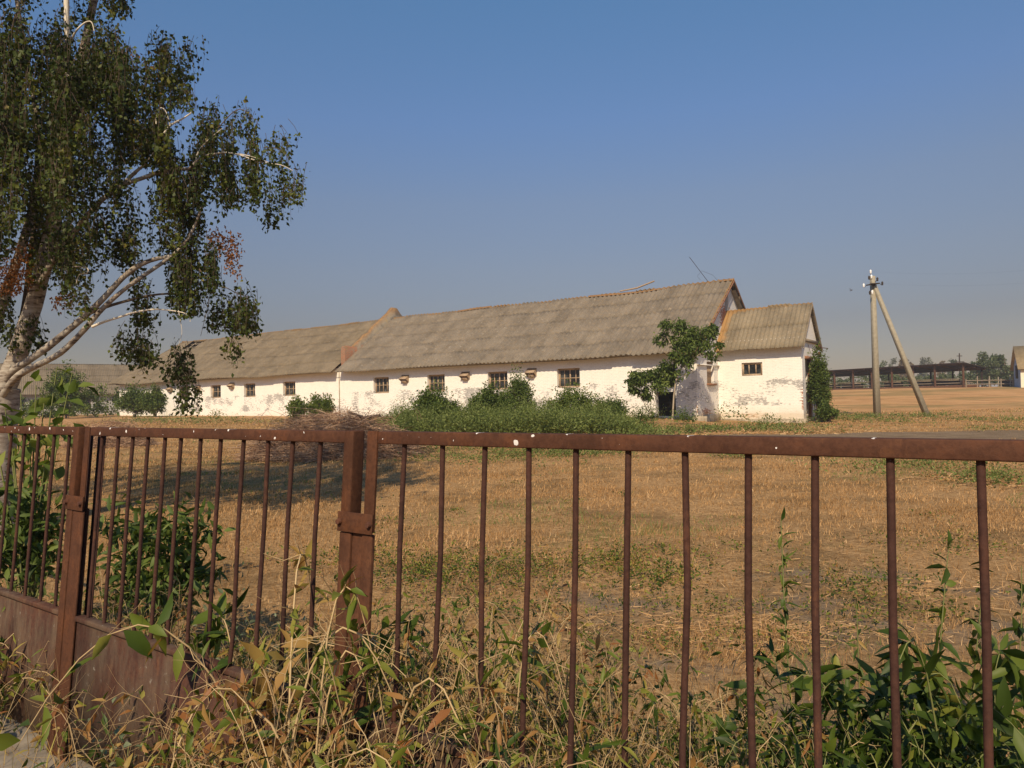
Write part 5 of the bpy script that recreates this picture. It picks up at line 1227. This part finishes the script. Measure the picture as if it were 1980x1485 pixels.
big_leaf_bush('maple_sapling', 'young sapling with large bright leaves above the rail at the left edge', [(110, 712, .1), (140, 720, 0), (70, 745, 0), (40, 760, .1), (85, 780, 0), (10, 790, 0), (115, 800, -.1), (60, 830, 0), (20, 840, 0), (100, 850, .1), (90, 880, -.1), (-30, 770, 0)], 3.9, (55, 1230), M_bushl, .105, .50, 123, 9)
stalk_plant('leafy_weed', 'pale green leafy weed behind the bars left of the leftmost post', 60, 1250, 3.0, 12, .52, .065, M_weedg, 22, .42, .25, 124)

# ------------------------------------------------------------------ birch
BYD = 7.4
base = at(-8, 1000, BYD); base[2] = float(gz(base[0], base[1]))
t = thing('birch_tree', 'tall weeping birch with white trunk and hanging twigs at the left edge', 'tree', base)
def limb(name, pts, r0, r1, mat=M_bark, n=9, dy=0., wob=.0, parent=None):
    k = len(pts); P = np.array([at(p[0], p[1], BYD+dy+(p[2] if len(p) > 2 else 0)) for p in pts])
    # smooth
    u = np.linspace(0, k-1, k*3-2); Q = np.stack([np.interp(u, np.arange(k), P[:, c]) for c in range(3)], 1)
    for _ in range(2): Q[1:-1] = (Q[:-2]+2*Q[1:-1]+Q[2:])/4
    mb = MB(); rr = np.interp(u, [0, k-1], [r0, r1])*(1+rng.normal(0, .04, len(u))); mb.tube(Q, rr, n); mb.build(name, mat, parent or t, smooth_=True)
mb = MB(); P = [base-[0, 0, .2], base+[0, 0, .15], at(-8, 900, BYD), at(-2, 820, BYD), at(8, 750, BYD)]
mb.tube(P, [.24, .19, .175, .165, .15], 12); mb.build('trunk', M_bark, t, smooth_=True)
limb('trunk', [(8, 752), (28, 710), (46, 650), (66, 590), (84, 520), (100, 440), (117, 350), (134, 250), (152, 140), (183, 0), (205, -150), (215, -320), (220, -460)], .108, .012)
limb('limb', [(0, 760, .1), (-22, 690, .2), (-8, 620, .2), (14, 560, .2), (35, 500, .2), (60, 420, .3), (80, 300, .3), (60, 150, .4), (30, 0, .5), (10, -200, .5)], .07, .015)
limb('limb', [(12, 745, .2), (35, 670, .3), (50, 590, .4), (58, 510, .5), (70, 400, .6)], .05, .025, M_barkd)
limb('limb', [(12, 738, -.05), (24, 716, -.15), (60, 694, -.3), (91, 673, -.35), (145, 628, -.4), (173, 604, -.4), (209, 568, -.4), (236, 537, -.4), (268, 512, -.4), (300, 500, -.4), (329, 496, -.4)], .040, .020)
limb('limb', [(5, 765, -.1), (22, 738, -.2), (45, 717, -.3), (109, 690, -.4), (136, 666, -.45), (164, 637, -.5), (191, 604, -.5), (209, 586, -.5), (245, 555, -.5), (300, 518, -.4), (340, 490, -.4), (365, 462, -.4), (380, 428, -.4), (390, 400, -.4)], .036, .011)
limb('branch', [(173, 606, -.4), (205, 593, -.3), (240, 583, -.3), (270, 575, -.2), (310, 568, -.2), (345, 568, -.2), (385, 560, -.2)], .020, .008, M_barkd, 6)
limb('branch', [(178, 632, -.5), (200, 622, -.5), (235, 612, -.5), (260, 603, -.5), (300, 597, -.5), (330, 600, -.5), (365, 606, -.5), (368, 622, -.5)], .014, .004, M_barkw, 6)
limb('limb', [(80, 545, -.1), (110, 490, -.2), (148, 445, -.3), (172, 412, -.4), (205, 378, -.4), (240, 355, -.4), (275, 345, -.4), (305, 333, -.4), (340, 325, -.4), (368, 328, -.4), (378, 312, -.4), (395, 300, -.4), (432, 295, -.4)], .032, .010)
limb('branch', [(240, 354, -.4), (262, 332, -.4), (284, 315, -.4), (300, 290, -.3)], .02, .008, M_bark, 6)
limb('branch', [(432, 295, -.4), (458, 297, -.4), (485, 308, -.4), (515, 316, -.4), (545, 318, -.4), (566, 330, -.4)], .010, .003, M_barkw, 6)
limb('branch', [(460, 297, -.4), (490, 303, -.4), (530, 318, -.4)], .006, .003, M_barkw, 5)
limb('branch', [(378, 312, -.4), (383, 292, -.4), (400, 272, -.4), (430, 248, -.4)], .010, .003, M_barkw, 5)
limb('dead_stub', [(128, -60, -.6), (129, 40, -.6), (131, 110, -.6), (133, 150, -.6)], .024, .026, M_barkw, 8)
limb('branch', [(133, 90, -.5), (145, 60, -.6), (165, 42, -.6), (178, 40, -.6), (182, 60, -.6)], .012, .004, M_barkw, 6)
limb('branch', [(318, 258, -.7), (330, 240, -.7), (350, 232, -.7), (370, 218, -.7)], .012, .006, M_barkw, 6)
limb('branch', [(302, 240, -.7), (303, 215, -.7), (312, 206, -.7), (322, 215, -.7), (328, 240, -.7)], .007, .003, M_barkw, 5)
limb('branch', [(122, 520, -.6), (150, 514, -.6), (172, 518, -.6), (170, 530, -.6), (152, 528, -.6), (147, 550, -.6)], .007, .003, M_barkw, 5)
limb('branch', [(345, 600, -.5), (350, 625, -.5), (353, 645, -.5), (345, 668, -.5)], .004, .002, M_barkw, 5)
limb('branch', [(385, 520, -.3), (400, 540, -.3), (415, 552, -.3), (440, 556, -.3), (460, 570, -.3), (490, 575, -.3)], .008, .003, M_barkd, 5)
limb('branch', [(410, 552, -.3), (400, 600, -.3), (388, 650, -.3)], .004, .002, M_barkd, 5)
limb('branch', [(420, 250, -.2), (450, 215, -.2), (470, 208, -.2), (500, 240, -.2)], .006, .002, M_barkd, 5)
limb('branch', [(510, 285, -.3), (540, 285, -.3), (557, 305, -.3)], .005, .002, M_barkd, 5)
cols = [(-260, 130, 20, 520, 1.15, .8), (95, 235, 40, 420, 1.0, .7), (205, 330, 70, 320, .9, .5), (300, 385, 55, 215, .55, .4), (130, 195, 380, 620, .7, .4), (0, 60, 500, 690, .35, .4), (60, 145, 400, 560, .8, .4),
        (195, 262, 320, 515, .5, .3), (235, 292, 440, 545, .45, .3), (285, 345, 230, 500, .85, .3), (330, 382, 275, 560, .8, .3), (375, 440, 190, 420, .85, .3), (425, 500, 205, 400, .75, .3), (485, 545, 255, 445, .65, .25), (530, 600, 315, 395, .5, .2),
        (340, 412, 468, 612, 1.3, .3), (405, 440, 575, 640, .9, .15), (430, 500, 562, 645, 1.6, .2), (232, 292, 632, 706, 1.9, .15), (332, 372, 660, 735, 1.9, .15), (347, 370, 725, 802, 2.0, .12), (270, 296, 520, 640, .9, .2),
        (140, 186, -20, 55, .7, .3), (20, 130, 0, 60, .4, .4), (210, 248, -120, 35, .8, .2), (-420, 260, -460, 10, .75, 1.0), (-480, -200, 0, 620, .8, .9), (440, 455, 640, 695, .5, .1), (55, 75, 600, 680, .5, .1)]
r = np.random.default_rng(130); LFm, TW = MB(), MB()
for (x0, x1, y0, y1, den, sd_) in cols:
    nb = max(2, int(den*(x1-x0)*(y1-y0)/(19*66)*1.35)); wB = min(9., (x1-x0)*.3)
    for bnc in range(nb):
        bx = r.uniform(x0, x1); by = y0+(y1-y0)*r.uniform(0, .80)**1.1; bl = r.uniform(50, 150); bY = BYD-.15+r.normal(0, sd_); bt = r.random()*.45
        for k in range(int(r.uniform(7, 13))):
            px = bx+r.normal(0, wB); ys = by+r.normal(0, 12); ln = min(bl*r.uniform(.6, 1.15), max(12, (y1-ys)*r.uniform(.8, 1.08)))
            Yd = bY+r.normal(0, .07); a = at(px, ys, Yd); L = ln/FPX*Yd; nl = max(3, int(L/.030)); u = np.linspace(0, 1, 5)[:, None]
            sway = r.normal(0, .05); P = a+np.array([0, 0, -L])*u+np.stack([sway*np.sin(u[:, 0]*2.5), r.normal(0, .04)*u[:, 0], 0*u[:, 0]], 1)
            TW.tube(P, [.0028, .0024, .002, .0015, .001], 3, cap=False, r=r.uniform(0, .4))
            q = r.uniform(0, 1, nl)**.85; B = a+np.stack([sway*np.sin(q*2.5), 0*q, -L*q], 1)+r.normal(0, .022, (nl, 3)); D = rdirs(nl, -.9, r)
            LFm.leaves(B, D, rdirs(nl, .2, r), .048*r.uniform(.6, 1.25, nl), .037*r.uniform(.6, 1.2, nl), np.clip(bt+r.random(nl)*.56, 0, 1)**1.1, 'kite', .12, .3)
LFm.build('crown', M_birch, t); TW.build('twigs', M_barkd, t)
BR = MB()
for (x0, x1, y0, y1, n_) in ((403, 436, 432, 505, 16), (438, 462, 440, 535, 14), (0, 60, 460, 580, 34), (95, 140, 560, 600, 10), (255, 270, 90, 115, 3)):
    for k in range(n_):
        px = r.uniform(x0, x1); ys = r.uniform(y0, y0+(y1-y0)*.5); L = (y1-ys)*r.uniform(.5, 1)/FPX*BYD; a = at(px, ys, BYD-.2+r.normal(0, .15)); nl = int(L/.022)+2
        q = r.uniform(0, 1, nl); B = a+np.stack([0*q, 0*q, -L*q], 1)+r.normal(0, .02, (nl, 3)); BR.leaves(B, rdirs(nl, -1., r), rdirs(nl, 0, r), .036, .022, r.random(nl), 'kite', .3, .5)
tag(BR.build('dead_leaves', M_brownleaf, t), 'withered orange-brown leaves on the birch')

# ------------------------------------------------------------------ dusty summer air
HZ = 0.0007
mb = MB(); mb.box([0, 730, 4.3], 1505, 775, 5.6)
mh = bpy.data.materials.new('dusty_air'); mh.use_nodes = True; hn = mh.node_tree; hn.nodes.clear()
ho = hn.nodes.new('ShaderNodeOutputMaterial'); hv = hn.nodes.new('ShaderNodeVolumePrincipled')
hv.inputs['Color'].default_value = (.86, .88, .94, 1); hv.inputs['Density'].default_value = HZ; hv.inputs['Anisotropy'].default_value = 0.0
hn.links.new(hv.outputs[0], ho.inputs['Volume'])
tag(mb.build('haze', mh), kind='stuff')
